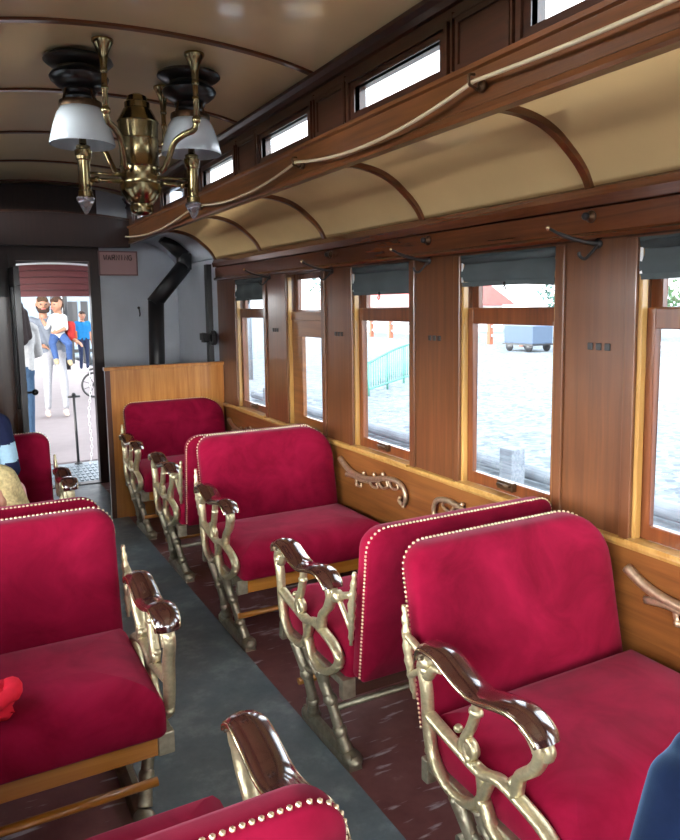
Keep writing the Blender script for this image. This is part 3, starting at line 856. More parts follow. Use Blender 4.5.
for sx in (-1, 1):
    c = sx*.235
    b = MB(); b.lathe([(.132, .265), (.134, .27), (.118, .33), (.098, .385), (.080, .410), (.076, .412), (.094, .383), (.114, .328), (.129, .268)], (c, 0, 0), n=28)
    b.build('lamp_shade', M['opal'], root)
    b = MB(); b.lathe([(.086, .405), (.088, .415), (.086, .43), (.07, .432), (.062, .42), (.062, .405)], (c, 0, 0), n=24)
    for k in range(4):
        a = k*math.pi/2+.5; b.tube([(c+.086*math.cos(a), .086*math.sin(a), .42), (c+.07*math.cos(a), .07*math.sin(a), .47)], .005, None, 6)
    _o = b.build('shade_holder', M['bronze_dark'], root); _o.modifiers.new('es', 'EDGE_SPLIT').split_angle = R(32)
    b = MB()
    b.lathe([(.03, .425), (.062, .43), (.066, .445), (.06, .455), (.07, .468), (.062, .478), (.09, .488), (.114, .508), (.120, .522), (.110, .536), (.088, .548), (.088, .558), (.125, .570), (.140, .582), (.136, .592), (.06, .596), (0, .598)], (c, 0, 0), n=28)
    _o = b.build('smoke_bell', M['gloss_black'], root); _o.modifiers.new('es', 'EDGE_SPLIT').split_angle = R(32)
    b = MB()
    b.lathe([(0, .06), (.026, .06), (.030, .066), (.030, .085), (.025, .09), (.025, .205), (.031, .21), (.031, .222), (.034, .226), (.036, .245), (.030, .25), (.030, .262), (.016, .27), (.012, .32)], (c, 0, 0), n=20)
    _o = b.build('burner', M['brass'], root); _o.modifiers.new('es', 'EDGE_SPLIT').split_angle = R(32)
    b = MB(); b.tube([(c-sx*.025, 0, .135), (sx*.08, 0, .135)], .009, None, 8); b.tube([(c-sx*.025, 0, .16), (sx*.08, 0, .16)], .006, None, 8); b.ball((c-sx*.05, 0, .135), .015, n=10)
    b.tube([(c-sx*.02, -.02, .11), (c-sx*.02, -.045, .11)], .004); b.ball((c-sx*.02, -.05, .11), .01, n=8)
    b.build('side_pipe', M['brass'], root)
    b = MB(); b.lathe([(.0, -.005), (.008, .0), (.022, .025), (.036, .05), (.038, .06), (.034, .062), (0, .062)], (c, 0, 0), n=16); b.build('drip_cup', M['clear_tip'], root)
root.scale = (1, 1, 1.06)
tag(root, 'brass hanging oil lamp with two white glass shades on the arched ceiling', 'hanging lamp')

# ------------------------------------------------------------------ people
def skin(c): return flat('skin', s2l(c), .55, spec=.3)
SK = skin((150, 106, 82)); SKO = skin((132, 94, 74)); SKL = skin((166, 120, 98))
def cloth(name, c, bump=.2, n=40, amt=.10): return flat(name, s2l(c), .9, spec=.2, noise_amt=amt, nscale=n, bump=bump)
def remesh(name, segs, voxel, smooth=4, squash=None):
    """one continuous skin grown over tapered limbs"""
    b = MB()
    for sgm in segs:
        a, c, ra, rb = Vector(sgm[0]), Vector(sgm[1]), sgm[2], sgm[3]
        d = c-a; L_ = d.length
        if L_ < 1e-5: b.ball(a, ra, n=14); continue
        t = d/L_; pts = []; rs = []
        for i in range(5):
            th = math.pi/2*(1-i/5); pts.append(a-t*ra*math.sin(th)); rs.append(max(ra*math.cos(th), ra*.05))
        pts.append(a); rs.append(ra)
        pts.append(c); rs.append(rb)
        for i in range(1, 6):
            th = math.pi/2*i/5; pts.append(c+t*rb*math.sin(th)); rs.append(max(rb*math.cos(th), rb*.05))
        fl_ = sgm[5] if len(sgm) > 5 else None
        if fl_: b.tube(pts, rs, None, 14, fl_[0], fl_[1])
        else: b.tube(pts, rs, None, 14)
    me = bpy.data.meshes.new('tmp'); me.from_pydata(b.v, [], b.f)
    o = bpy.data.objects.new('tmp', me); col.objects.link(o)
    m = o.modifiers.new('r', 'REMESH'); m.mode = 'VOXEL'; m.voxel_size = voxel; m.use_smooth_shade = True
    s = o.modifiers.new('s', 'SMOOTH'); s.factor = .5; s.iterations = smooth
    dg = bpy.context.evaluated_depsgraph_get(); dg.update()
    out = bpy.data.meshes.new_from_object(o.evaluated_get(dg)); out.name = name
    bpy.data.objects.remove(o); bpy.data.meshes.remove(me)
    out.polygons.foreach_set('use_smooth', [True]*len(out.polygons))
    return out
def segdist(p, a, c):
    d = c-a; l2 = d.length_squared
    t = 0 if l2 < 1e-9 else max(0, min(1, (p-a).dot(d)/l2))
    return (p-(a+d*t)).length, t
def person(name, label, loc, yaw, segs, mats, hair, headc, hs, facedir=(0, -1, 0), voxel=.011, haircol=(60, 42, 32), scale=1, group=None, extra=None, beard=False):
    root = empty(name, loc, yaw); root.scale = (scale,)*3
    me = remesh('body', segs, voxel)
    zones = list(mats.keys())
    for z in zones: me.materials.append(mats[z])
    S_ = [(Vector(s[0]), Vector(s[1]), s[2], s[3], zones.index(s[4])) for s in segs]
    idx = []
    for p in me.polygons:
        c = p.center; best = 1e9; bi = 0
        for a, q, ra, rb, z in S_:
            d, t = segdist(c, a, q); d -= ra+(rb-ra)*t
            if d < best: best = d; bi = z
        idx.append(bi)
    me.polygons.foreach_set('material_index', idx)
    o = bpy.data.objects.new('body', me); col.objects.link(o); o.parent = root
    if hair:
        hm = remesh('hair', hair, voxel*.9, 2); hm.materials.append(cloth('hair', haircol, .5, 90, .3))
        h = bpy.data.objects.new('hair', hm); col.objects.link(h); h.parent = root
    hc = Vector(headc); fd = Vector(facedir).normalized(); sd = Vector((0, 0, 1)).cross(fd).normalized(); up = fd.cross(sd)
    if headc is not None:
        b = MB()
        for s in (-1, 1): b.ball(hc+fd*hs*.86+sd*s*hs*.36+up*hs*.08, hs*.11, n=8)
        b.build('eyes', M['black'], root)
        b = MB(); b.tube([hc+fd*hs*.90+sd*hs*k*.3-up*hs*(.55) for k in (-1, 0, 1)], hs*.07, None, 6); b.build('mouth', flat('lips', s2l((160, 84, 78)), .5), root)
        if beard:
            bm_ = remesh('beard', [(hc+fd*hs*.62-up*hs*.78-sd*hs*.45, hc+fd*hs*.62-up*hs*.78+sd*hs*.45, hs*.33, hs*.33), (hc-sd*hs*.72-up*hs*.3+fd*hs*.1, hc-sd*hs*.55-up*hs*.72+fd*hs*.45, hs*.2, hs*.25), (hc+sd*hs*.72-up*hs*.3+fd*hs*.1, hc+sd*hs*.55-up*hs*.72+fd*hs*.45, hs*.2, hs*.25)], voxel*.9, 2)
            bm_.materials.append(cloth('beard', (50, 38, 32), .5, 90, .2)); h = bpy.data.objects.new('beard', bm_); col.objects.link(h); h.parent = root
    if extra: extra(root)
    tag(root, label, 'person', group)
    return root
def head_segs(c, hs, fd=(0, -1, 0)):
    c = Vector(c); fd = Vector(fd).normalized(); sd = Vector((0, 0, 1)).cross(fd).normalized(); up = fd.cross(sd)
    return [(c-fd*hs*.12+up*hs*.3, c+fd*hs*.08-up*hs*.25, hs*.86, hs*.76, 'skin'), (c+fd*hs*.25-up*hs*.45, c+fd*hs*.3-up*hs*.72, hs*.5, hs*.42, 'skin'),
            (c+fd*hs*.82+up*hs*.05, c+fd*hs*1.0-up*hs*.22, hs*.10, hs*.16, 'skin'),
            (c-sd*hs*.86+up*hs*.1, c-sd*hs*.86-up*hs*.2, hs*.16, hs*.11, 'skin'), (c+sd*hs*.86+up*hs*.1, c+sd*hs*.86-up*hs*.2, hs*.16, hs*.11, 'skin'),
            (c-up*hs*.5-fd*hs*.15, c-up*hs*1.55-fd*hs*.25, hs*.5, hs*.56, 'skin')]
def cap_hair(c, hs, fd=(0, -1, 0)):
    c = Vector(c); fd = Vector(fd).normalized(); sd = Vector((0, 0, 1)).cross(fd).normalized(); up = fd.cross(sd)
    return [(c-fd*hs*.25+up*hs*.50, c-fd*hs*.30+up*hs*.1, hs*.80, hs*.84), (c-fd*hs*.45+up*hs*.1, c-fd*hs*.42-up*hs*.35, hs*.66, hs*.5), (c+fd*hs*.3+up*hs*.72, c-fd*hs*.2+up*hs*.75, hs*.45, hs*.55),
            (c+fd*hs*.42-sd*hs*.4+up*hs*.62, c+fd*hs*.42+sd*hs*.4+up*hs*.62, hs*.32, hs*.32)]
def hand(w, d, side, s=1.0, zone='skin', curl=.35):
    """palm, four unequal bent fingers and a thumb from wrist w along direction d"""
    w = Vector(w); d = Vector(d).normalized(); side = Vector(side); side = (side-d*side.dot(d)).normalized(); pn = d.cross(side)
    out = [(w, w+d*.045*s, .022*s, .026*s, zone)]
    for k, ln in zip((-1.5, -.5, .5, 1.5), (.058, .074, .080, .070)):
        k0 = w+d*.055*s+side*k*.017*s; k1 = k0+(d+pn*curl*.4).normalized()*ln*.5*s; k2 = k1+(d+pn*curl*1.6).normalized()*ln*.55*s
        out += [(k0-d*.02*s, k0, .013*s, .0105*s, zone), (k0, k1, .0105*s, .0095*s, zone), (k1, k2, .0095*s, .008*s, zone)]
    t0 = w+d*.018*s+side*.022*s; t1 = t0+(d*.7+side*.9).normalized()*.038*s; t2 = t1+(d+side*.2+pn*.3).normalized()*.030*s
    out += [(t0, t1, .014*s, .012*s, zone), (t1, t2, .012*s, .009*s, zone)]
    return out
def body(top='top', bottom='bottom', shoe='shoe', sleeve='long', arms=None, legs=None, w=1.0, head=(0, -.01, 1.635), fd=(0, -1, 0), hs=.108, lean=0, hands=True, waist=.98):
    """standing adult about 1.75 m tall facing -y; +x is the person's left"""
    sg = []
    for s in (-1, 1):
        sg += [((s*.085*w, .01, .97), (s*.095*w, 0, 1.10), .105*w, .095*w, bottom if waist > 1 else top), ((s*.085*w, 0, 1.12), (s*.105*w, 0, 1.33), .098*w, .100*w, top),
               ((s*.06, .01, 1.36), (s*.165*w, .01, 1.425), .085, .062, top), ((s*.085*w, .01, .93), (s*.08*w, .01, .98), .105*w, .105*w, bottom)]
    sg += [((0, 0, 1.0), (0, -.005, 1.36), .10*w, .10*w, top)]
    sg += head_segs(head, hs, fd)
    A = arms or {}
    for s, nm in ((-1, 'r'), (1, 'l')):
        sh, el, wr = A.get(nm, ((s*.185*w, .01, 1.42), (s*.235*w, .03, 1.13), (s*.235*w, -.05, .88)))
        sh, el, wr = Vector(sh), Vector(el), Vector(wr)
        if sleeve == 'short':
            mid = sh.lerp(el, .72)
            sg += [(sh, mid, .062, .056, top), (mid, el, .043, .040, 'skin'), (el, wr, .039, .027, 'skin')]
        else: sg += [(sh, el, .062, .050, top), (el, wr, .050, .036, top)]
        if hands: sg += hand(wr, wr-el, Vector((-s*.3, -1, .2)))
    Lg = legs or {}
    for s, nm in ((-1, 'r'), (1, 'l')):
        hp, kn, an = Lg.get(nm, ((s*.09*w, .01, .92), (s*.095*w, -.015, .50), (s*.10*w, .02, .09)))
        hp, kn, an = Vector(hp), Vector(kn), Vector(an)
        sg += [(hp, kn, .092*w, .062*w, bottom), (kn, an+(kn-an).normalized()*.06, .060*w, .048*w, bottom)]
        td = Vector(Lg.get('toe', (0, -1, 0)))
        sg += [(an+Vector((0, 0, -.03)), an+Vector((0, 0, -.052))+td*.0, .046, .042, shoe), (an-td*.03+Vector((0, 0, -.055)), an+td*.14+Vector((0, 0, -.058)), .036, .030, shoe)]
    return sg

# man on the platform, holding a child
mp = at(58, 416, 2, 0)
cls = {'skin': SKO, 'top': cloth('grey_tshirt', (92, 97, 106)), 'bottom': cloth('pale_trousers', (124, 124, 128)), 'shoe': cloth('pale_shoes', (150, 136, 130))}
arms = {'r': ((-.30, .01, 1.42), (-.36, -.02, 1.14), (-.17, -.22, 1.06)), 'l': ((.06, .01, 1.42), (.20, -.10, 1.18), (.30, -.30, 1.10))}
sg = body(sleeve='short', arms=arms, head=(-.12, -.02, 1.65), legs={'r': ((-.10, .01, .92), (-.12, -.02, .50), (-.13, .02, .09)), 'l': ((.06, .01, .92), (.11, -.05, .50), (.12, -.02, .09))})
sg2 = []
for s in sg:      # the upper body sways to his right
    f_ = lambda p: Vector(p)+Vector((-.12, 0, 0))*max(0, min(1, (Vector(p).z-1.0)/.3)) if s[4] in ('top',) and abs(Vector(p).x) < .19 and Vector(p).z > 1.0 else Vector(p)
    sg2.append((f_(s[0]), f_(s[1]), *s[2:]))
person('person', 'man in grey t-shirt and pale trousers carrying a small child on the platform', mp, 0, sg2, cls, cap_hair((-.12, -.02, 1.65), .108), (-.12, -.02, 1.65), .108, haircol=(58, 42, 30), beard=True)
# the child he carries
cc = {'skin': SKO, 'top': cloth('white_top', (160, 160, 158)), 'bottom': cloth('child_jeans', (48, 68, 106)), 'shoe': cloth('child_shoes', (140, 126, 100))}
fdc = (-.75, -.65, 0)
ch = [((.0, 0, .0), (.0, 0, .22), .095, .085, 'top'), ((-.05, 0, .24), (.08, 0, .24), .055, .05, 'top')]
ch += head_segs((0, -.01, .42), .096, fdc)
ch += [((.10, 0, .24), (.10, -.09, .08), .04, .034, 'top'), ((.10, -.09, .08), (-.03, -.16, .03), .032, .024, 'skin'), ((-.07, 0, .24), (-.15, -.06, .10), .04, .034, 'top'), ((-.15, -.06, .10), (-.20, -.04, .20), .03, .024, 'skin')]
ch += hand((-.03, -.16, .03), (-1, -.3, 0), (0, 0, 1), .65)+hand((-.20, -.04, .20), (-.5, 0, 1), (0, -1, 0), .65)
ch += [((.05, -.02, -.04), (.12, -.15, -.14), .07, .052, 'bottom'), ((.12, -.15, -.14), (.13, -.06, -.36), .05, .04, 'bottom'), ((-.05, -.02, -.04), (-.10, -.13, -.12), .07, .052, 'bottom'), ((-.10, -.13, -.12), (-.06, -.12, -.34), .05, .04, 'bottom'),
       ((.13, -.06, -.40), (.13, -.15, -.43), .038, .032, 'shoe'), ((-.06, -.12, -.37), (-.06, -.20, -.40), .038, .032, 'shoe')]
cpos = at(58, 334, 1, mp.y-.2)
person('person', 'small child in white top and jeans carried on the man\'s arm', cpos, 0, ch, cc, cap_hair((0, -.01, .42), .096, fdc), (0, -.01, .42), .096, facedir=fdc, haircol=(56, 38, 28), voxel=.009)
root = empty('child_backpack', cpos+Vector((.15, .06, .02)))
b = MB(); rings = [(rrect(-.10, .10, -.12, .16, (.03, .03, .06, .06), d, 4), t) for d, t in ((.03, 0), (0, .02), (0, .08), (.012, .11), (.04, .125))]
ring_loft(b, rings, None, lambda u, v, t: (t-.03, u, v)); b.build('pack', cloth('red_pack', (128, 34, 32)), root)
b = MB(); rings = [(rrect(-.07, .07, -.10, .02, (.02,)*4, d, 4), t) for d, t in ((.0, .10), (0, .125), (.01, .145))]
ring_loft(b, rings, None, lambda u, v, t: (t-.03, u, v)); b.build('pocket', cloth('orange_pocket', (136, 70, 36)), root)
b = MB()
for s in (-.07, .07): b.tube(spline([(-.03, s, .15), (-.10, s, .17), (-.19, s, .10), (-.20, s, -.0), (-.10, s, -.09), (-.03, s, -.09)], 4), .012, None, 6)
b.build('strap', cloth('orange_strap', (136, 70, 36)), root)
tag(root, 'red and orange backpack on the back of the carried child', 'backpack')

# woman in white jacket, back three quarters, at the left of the doorway
wp = at(21, 420, 1, 8.45); wp.z = 0
cls = {'skin': SKO, 'top': cloth('white_jacket', (158, 157, 156)), 'bottom': cloth('blue_jeans', (48, 68, 90)), 'shoe': cloth('dark_shoes', (70, 60, 60))}
fdw = (-.3, .95, 0)
arms = {'r': ((.19, .0, 1.40), (.27, .10, 1.13), (.12, .26, 1.05)), 'l': ((-.19, .0, 1.40), (-.25, .06, 1.13), (-.12, .25, 1.02))}
sg = body(arms=arms, head=(0, .0, 1.60), fd=fdw, legs={'toe': (0, 1, 0)}, w=.98)
hair_ = cap_hair((0, 0, 1.60), .106, fdw)+[((.0, -.07, 1.60), (.03, -.11, 1.30), .085, .07), ((-.06, -.06, 1.58), (-.06, -.11, 1.28), .07, .05), ((.07, -.05, 1.58), (.10, -.10, 1.33), .06, .045)]
person('person', 'long-haired woman in white jacket and blue jeans at left of the open doorway', wp, .25, sg, cls, hair_, (0, 0, 1.60), .106, facedir=fdw, haircol=(40, 32, 32), scale=.98)
# youngster in a blue shirt, farther away
bp = at(85, 372, 2, 0)
cls = {'skin': SKO, 'top': cloth('bright_blue_shirt', (20, 86, 132)), 'bottom': cloth('navy_shorts', (26, 34, 56)), 'shoe': cloth('grey_shoes', (150, 150, 150))}
person('person', 'distant person in bright blue shirt standing near the dark fence', bp, .2, body(sleeve='short', w=.95), cls, cap_hair((0, -.01, 1.635), .108), (0, -.01, 1.635), .108, haircol=(40, 30, 26), scale=.86, voxel=.015)

# seated adult in navy beside the dark left seat
ap = Vector((.01, 4.28, .495))
def seated(top, bottom, shoe, w=1.0, hs=.105, fd=(0, -1, 0), s=1.0, head=(0, -.02, .76), sleeve_l=None):
    sg = []
    for q in (-1, 1):
        sg += [((q*.09*w, .02, .10), (q*.10*w, .02, .20), .11*w, .10*w, bottom if False else top), ((q*.09*w, .03, .20), (q*.115*w, .03, .46), .10*w, .105*w, top), ((q*.06, .03, .49), (q*.175*w, .03, .545), .085, .066, top)]
        sg += [((q*.10*w, .0, .085), (q*.115*w, -.42, .09), .088*w, .066*w, bottom), ((q*.115*w, -.42, .08), (q*.12*w, -.45, -.36), .062*w, .046*w, bottom), ((q*.12*w, -.43, -.455), (q*.125*w, -.58, -.47), .046, .036, shoe), ((q*.12*w, -.45, -.40), (q*.12*w, -.45, -.45), .045, .045, shoe)]
        if sleeve_l: sg += sleeve_l(q)
        else: sg += [((q*.195*w, .03, .53), (q*.235*w, .0, .27), .064, .054, top), ((q*.235*w, .0, .27), (q*.15*w, -.22, .20), .052, .036, top)]
        sg += hand((q*.15*w, -.22, .20), (-q*.35, -1, -.15), (-q, 0, .4))
    sg += [((0, .02, .12), (0, .03, .50), .10*w, .10*w, top)]
    return sg+head_segs(head, hs, fd)
def sl(q):
    a, e, wv = Vector((q*.195, .03, .53)), Vector((q*.245, .0, .25)), Vector((q*.15, -.22, .20))
    m1, m2 = a.lerp(e, .42), a.lerp(e, .78)
    return [(a, m1, .068, .064, 'top'), (m1, m2, .064, .058, 'stripe'), (m2, e, .057, .054, 'top'), (e, wv, .052, .036, 'top')]
cls = {'skin': SK, 'top': cloth('navy_jumper', (30, 36, 66)), 'stripe': cloth('pale_blue_band', (170, 204, 224)), 'bottom': cloth('dark_trousers', (46, 46, 56)), 'shoe': cloth('black_shoes', (30, 28, 28))}
person('person', 'person in navy jumper with pale blue sleeve band, seated at the left edge', ap, 0, seated('top', 'bottom', 'shoe', sleeve_l=sl), cls, cap_hair((0, -.02, .76), .105), (0, -.02, .76), .105, scale=.90)
# blond child in the seat behind the near left one
kp = Vector((.06, 3.16, .53))
cls = {'skin': SKL, 'top': cloth('pink_top', (222, 170, 170)), 'bottom': cloth('grey_leggings', (120, 120, 130)), 'shoe': cloth('white_trainers', (220, 220, 220))}
fdk = (-.5, -.35, -.35)
k = .62
kid = [(Vector(s[0])*k, Vector(s[1])*k, s[2]*k, s[3]*k, s[4]) for s in seated('top', 'bottom', 'shoe', head=(0, -.02, .70), hs=.001)]
kid = [s for s in kid if s[2] > .001]
khead = at(-9, 500, 1, 3.0)-kp
kid += head_segs(khead, .085, fdk)
kid += [(Vector((0, .02, .31)), khead-Vector((0, 0, .10)), .07, .045, 'skin')]
c_ = Vector(khead); fdv = Vector(fdk).normalized(); sdv = Vector((0, 0, 1)).cross(fdv).normalized(); upv = fdv.cross(sdv)
kh = cap_hair(khead, .087, fdk)+[(c_+sdv*.02*q+Vector((0, 0, .05)), c_+sdv*.085*q-fdv*.02-upv*.09, .045, .035) for q in (-1, 1)]+[(c_-fdv*.06+upv*.03, c_-fdv*.06-upv*.12, .075, .055)]
person('person', 'blond child seated at the left edge, head just above the red seat back', kp, 0, kid, cls, kh, khead, .085, facedir=fdk, haircol=(190, 172, 124), voxel=.008)
# child in navy fleece standing between the two nearest right-hand seats
sp = Vector((1.01, .60, 0))
fl = velvet('navy_fleece', s2l((5, 10, 26)), s2l((11, 20, 42)), .35)
fl.node_tree.nodes['Principled BSDF'].inputs['Sheen Tint'].default_value = (.35, .6, 1, 1)
cls = {'skin': SKL, 'top': fl, 'bottom': cloth('child_denim', (52, 66, 104)), 'shoe': cloth('child_boots', (60, 50, 48))}
q = .665
arms = {'r': ((-.20, .01, 1.40), (-.275, .02, 1.12), (-.20, -.10, .96)), 'l': ((.19, .01, 1.40), (.24, .03, 1.13), (.18, -.10, .95))}
sg = body(arms=arms, head=(.03, .0, 1.66), hs=.135, fd=(0, 1, 0), legs={'toe': (0, 1, 0)})
sg += [((-.12, .0, 1.33), (-.225, .0, 1.38), .085, .078, 'top'), ((-.225, .0, 1.38), (-.29, .01, 1.20), .078, .07, 'top'), ((-.29, .01, 1.20), (-.285, .02, 1.08), .07, .06, 'top')]
person('person', 'child in dark navy fleece at the bottom right corner, only shoulder showing', sp, 0, sg, cls, cap_hair((.03, 0, 1.66), .135, (0, 1, 0)), (.03, 0, 1.66), .135, facedir=(.3, 1, 0), haircol=(70, 48, 36), scale=q, voxel=.011)

# red jacket lying on the near left seat
jc = at(-26, 708, 2, .56)
b = MB(); v = []; f = []; n1, n2 = 40, 26
for i in range(n1):
    for j in range(n2+1):
        th = math.pi*j/n2; ph = 2*math.pi*i/n1
        p = Vector((math.sin(th)*math.cos(ph), math.sin(th)*math.sin(ph), math.cos(th)))
        w_ = 1+.34*noise.noise(p*1.7+Vector((3, 1, 7)))+.16*noise.noise(p*4.2)
        q_ = Vector((p.x*.10*w_, p.y*.085*w_, p.z*.055*w_+.012*noise.noise(p*6)))
        q_.z = max(q_.z, -.034)
        v.append(q_)
for i in range(n1):
    for j in range(n2):
        a = i*(n2+1)+j; c = ((i+1) % n1)*(n2+1)+j; f.append((a, c, c+1, a+1))
root = empty('red_jacket', (jc.x, jc.y, .562))
b.add(v, f, None, True); b.build('bundle', cloth('red_jacket_cloth', (216, 30, 52), .4, 12), root)
b = MB(); b.tube(spline([(.01, -.07, .015), (.06, -.06, .028), (.09, -.02, .025), (.092, .03, .018), (.07, .055, -.005)], 6), [.020]*12+[.026]*13, None, 12, None); b.build('sleeve', cloth('red_jacket_sleeve', (224, 36, 58), .4, 14), root)
tag(root, 'crumpled bright red jacket lying on the near left seat cushion', 'jacket')
# ------------------------------------------------------------------ end platform, station platform and yard
GZ = -.8
def gravel():
    m, nt, b = new_mat('pale_gravel'); L = nt.links.new
    tc = nt.nodes.new('ShaderNodeTexCoord')
    n = nt.nodes.new('ShaderNodeTexVoronoi'); n.inputs['Scale'].default_value = 9
    n2 = nt.nodes.new('ShaderNodeTexNoise'); n2.inputs['Scale'].default_value = 1.2; n2.inputs['Detail'].default_value = 8
    mxx = nt.nodes.new('ShaderNodeMix'); mxx.inputs['Factor'].default_value = .55
    r = nt.nodes.new('ShaderNodeValToRGB'); e = r.color_ramp.elements
    e[0].position = .2; e[0].color = rgb(GRAVEL[0]); e[1].position = .7; e[1].color = rgb(GRAVEL[1])
    L(tc.outputs['Object'], n.inputs['Vector']); L(tc.outputs['Object'], n2.inputs['Vector'])
    sp_ = nt.nodes.new('ShaderNodeSeparateColor'); L(n.outputs['Color'], sp_.inputs['Color'])
    L(n2.outputs['Fac'], mxx.inputs['A']); L(sp_.outputs['Red'], mxx.inputs['B'])
    L(mxx.outputs['Result'], r.inputs['Fac']); L(r.outputs['Color'], b.inputs['Base Color']); b.inputs['Roughness'].default_value = 1
    b.inputs['Specular IOR Level'].default_value = .1
    return m
GRAVEL = (s2l((82, 89, 95)), s2l((114, 120, 125)))
b = MB(); b.box(-150, 220, -150, 220, GZ-.2, GZ)
structure(b.build('yard_ground', gravel()))
b = MB(); b.box(-8, 3.3, 7.9, 60, GZ+.01, -.01)
structure(b.build('station_platform', flat('platform_paving', s2l((116, 107, 109)), .9, noise_amt=.05, nscale=6)))
# end platform of the coach
b = MB(); b.box(WL, W, Y1+.08, 7.78, -.10, -.004)
for i in range(26):
    for j in range(6): 
        b.box(.46+.045*i, .485+.045*i, 6.92+.13*j, 7.01+.13*j, -.004, .003)
structure(b.build('end_platform', M['steel']))
b = MB()
n_ = 24
def hood(x): return 2.30-.10*((x-CX)/1.1)**2
xx_ = [WL+(W-WL)*i/n_ for i in range(n_+1)]
b.prism([(x, hood(x)) for x in xx_]+[(x, hood(x)+.06) for x in xx_[::-1]], Y1+.07, 7.85)
structure(b.build('platform_hood', M['maroon']))
cv = lambda x: .05*(1-((x-.93)/.6)**2)
xs_ = [.1+1.5*i/24 for i in range(25)]
root = empty('hood_fascia', (0, 0, 0))
b = MB()
for kk in range(5):
    z0 = 1.705+.056*kk
    b.prism([(x, z0+cv(x)*(.2+.2*kk)) for x in xs_]+[(x, z0+.0545+cv(x)*(.2+.2*kk)) for x in xs_[::-1]], 7.74-.004*kk, 7.80)
b.prism([(x, 1.72+cv(x)*.2) for x in xs_]+[(x, 1.97+cv(x)) for x in xs_[::-1]], 7.76, 7.80)
b.build('boards', M['maroon'], root)
b = MB(); b.prism([(x, 1.982+cv(x)) for x in xs_]+[(x, 2.0+cv(x)) for x in xs_[::-1]], 7.71, 7.80); b.build('white_edge', M['white'], root)
b = MB(); b.prism([(x, 2.0+cv(x)) for x in xs_]+[(x, 2.20+cv(x)) for x in xs_[::-1]], 7.74, 7.80); b.build('dark_board', M['black'], root)
tag(root, 'maroon curved fascia boards above the end platform, seen through the door', 'fascia')
pp = at(78, 463, 2, 0)
root = empty('gate_post', (pp.x, 7.70, 0))
b = MB(); b.tube([(0, 0, 0), (-.01, 0, .70)], .014, None, 10); b.build('post', M['black'], root)
b = MB(); b.tube([(-.07, 0, .70), (.05, 0, .70)], .012, None, 8); b.ball((-.01, 0, .72), .022, n=10); b.build('cross_handle', M['black'], root)
b = MB(); b.lathe([(0, 0), (.04, 0), (.04, .012), (.02, .02), (0, .02)], n=14); b.build('foot_plate', M['black'], root)
tag(root, 'thin black gate post with cross handle on the end platform', 'post')
b = MB(); p0_ = at(90, 385, 1, 7.3); z_ = 1.0; i = 0
while z_ > .06:
    c = Vector((p0_.x-.004*i*.3+.02*math.sin(i*.4)*.5, 7.3, z_)); ang = (i % 2)*math.pi/2
    lk = [c+Vector((math.cos(ang)*.009*math.cos(t), math.sin(ang)*.009*math.cos(t), .022*math.sin(t))) for t in [2*math.pi*k/10 for k in range(10)]]
    b.tube(lk, .003, None, 5, closed=True); z_ -= .038; i += 1
tag(b.build('safety_chain', M['white']), 'pale safety chain hanging beside the right door jamb', 'chain')
b = MB()
b.tube([(p0_.x+.0, 7.3, 1.0), (p0_.x+.30, 7.3, 1.05)], .012, None, 8); b.tube([(p0_.x+.3, 7.3, -.004), (p0_.x+.3, 7.3, 1.08)], .02, None, 10)
tag(b.build('platform_rail', M['black']), 'black rail post holding the pale chain beside the door', 'rail')

# pushchair with a spoked wheel
wc = at(92, 398, 2, 0)
root = empty('pushchair', (wc.x+.10, wc.y+.15, 0))
wb = []
for dx_, dy_ in ((-.04, -.15), (.46, -.15)):
    b = MB(); c = (dx_, dy_, .235)
    b.tube([(c[0]+.215*math.cos(t), c[1], c[2]+.215*math.sin(t)) for t in [2*math.pi*k/28 for k in range(28)]], .019, None, 8, closed=True)
    for k in range(9):
        t = 2*math.pi*k/9; b.tube([(c[0], c[1], c[2]), (c[0]+.2*math.cos(t), c[1], c[2]+.2*math.sin(t))], .006, None, 5)
    b.tube([(c[0], c[1]-.03, c[2]), (c[0], c[1]+.03, c[2])], .035, None, 12)
    b.build('wheel', M['black'], root)
b = MB()
b.tube([(-.04, -.13, .235), (.46, -.13, .235)], .012); b.tube([(-.02, -.12, .25), (.20, .15, .60), (.40, .35, 1.0)], .013); b.tube([(.46, -.12, .25), (.28, .15, .60)], .013)
b.build('frame', M['steel'], root)
b = MB(); ring_loft(b, [(rrect(.10, .50, -.1, .3, (.05,)*4, d, 4), t) for d, t in ((.03, .48), (0, .5), (0, .58), (.03, .62))], None, lambda u, v, t: (u, v, t)); b.build('seat', cloth('dark_seat', (50, 50, 60)), root)
tag(root, 'pushchair with black spoked wheel beyond the right side of the doorway', 'pushchair')

# slatted dark fence and station house behind the platform
root = empty('slatted_fence', (3.0, 22.0, 0))
xa, xb = at(66, 330, 1, 22).x-3.0, at(110, 330, 1, 22).x-3.0
k = 0; x_ = xa
while x_ < xb:
    b = MB(); b.box(x_, x_+.20, -.03, .03, -.01, 1.78); b.build('slat', M['black'], root); x_ += .43
b = MB(); b.box(xa-.1, xb, -.05, .05, 1.78, 2.0); b.build('top_board', M['steel'], root)
b = MB(); b.box(xa-.1, xb, .03, .06, .3, .4); b.build('rail', M['black'], root)
tag(root, 'dark upright slats under a grey top board behind the platform people', 'fence')
root = empty('pale_building', (1.5, 31, 0))
b = MB(); b.box(-4, 4.5, 0, 6, -.3, 3.4); b.build('wall', flat('pale_wall', s2l((104, 118, 130)), .9), root)
b = MB(); b.prism([(-4.4, 3.4), (.2, 5.0), (4.9, 3.4)], -.4, 6.4); b.build('roof', flat('grey_roof', s2l((120, 128, 138)), .8), root)
for x_ in (-3, -.5, 2): 
    b = MB(); b.box(x_, x_+1, -.04, 0, .9, 2.2); b.build('window', M['black'], root)
tag(root, 'pale blue grey building behind the people on the platform', 'building')

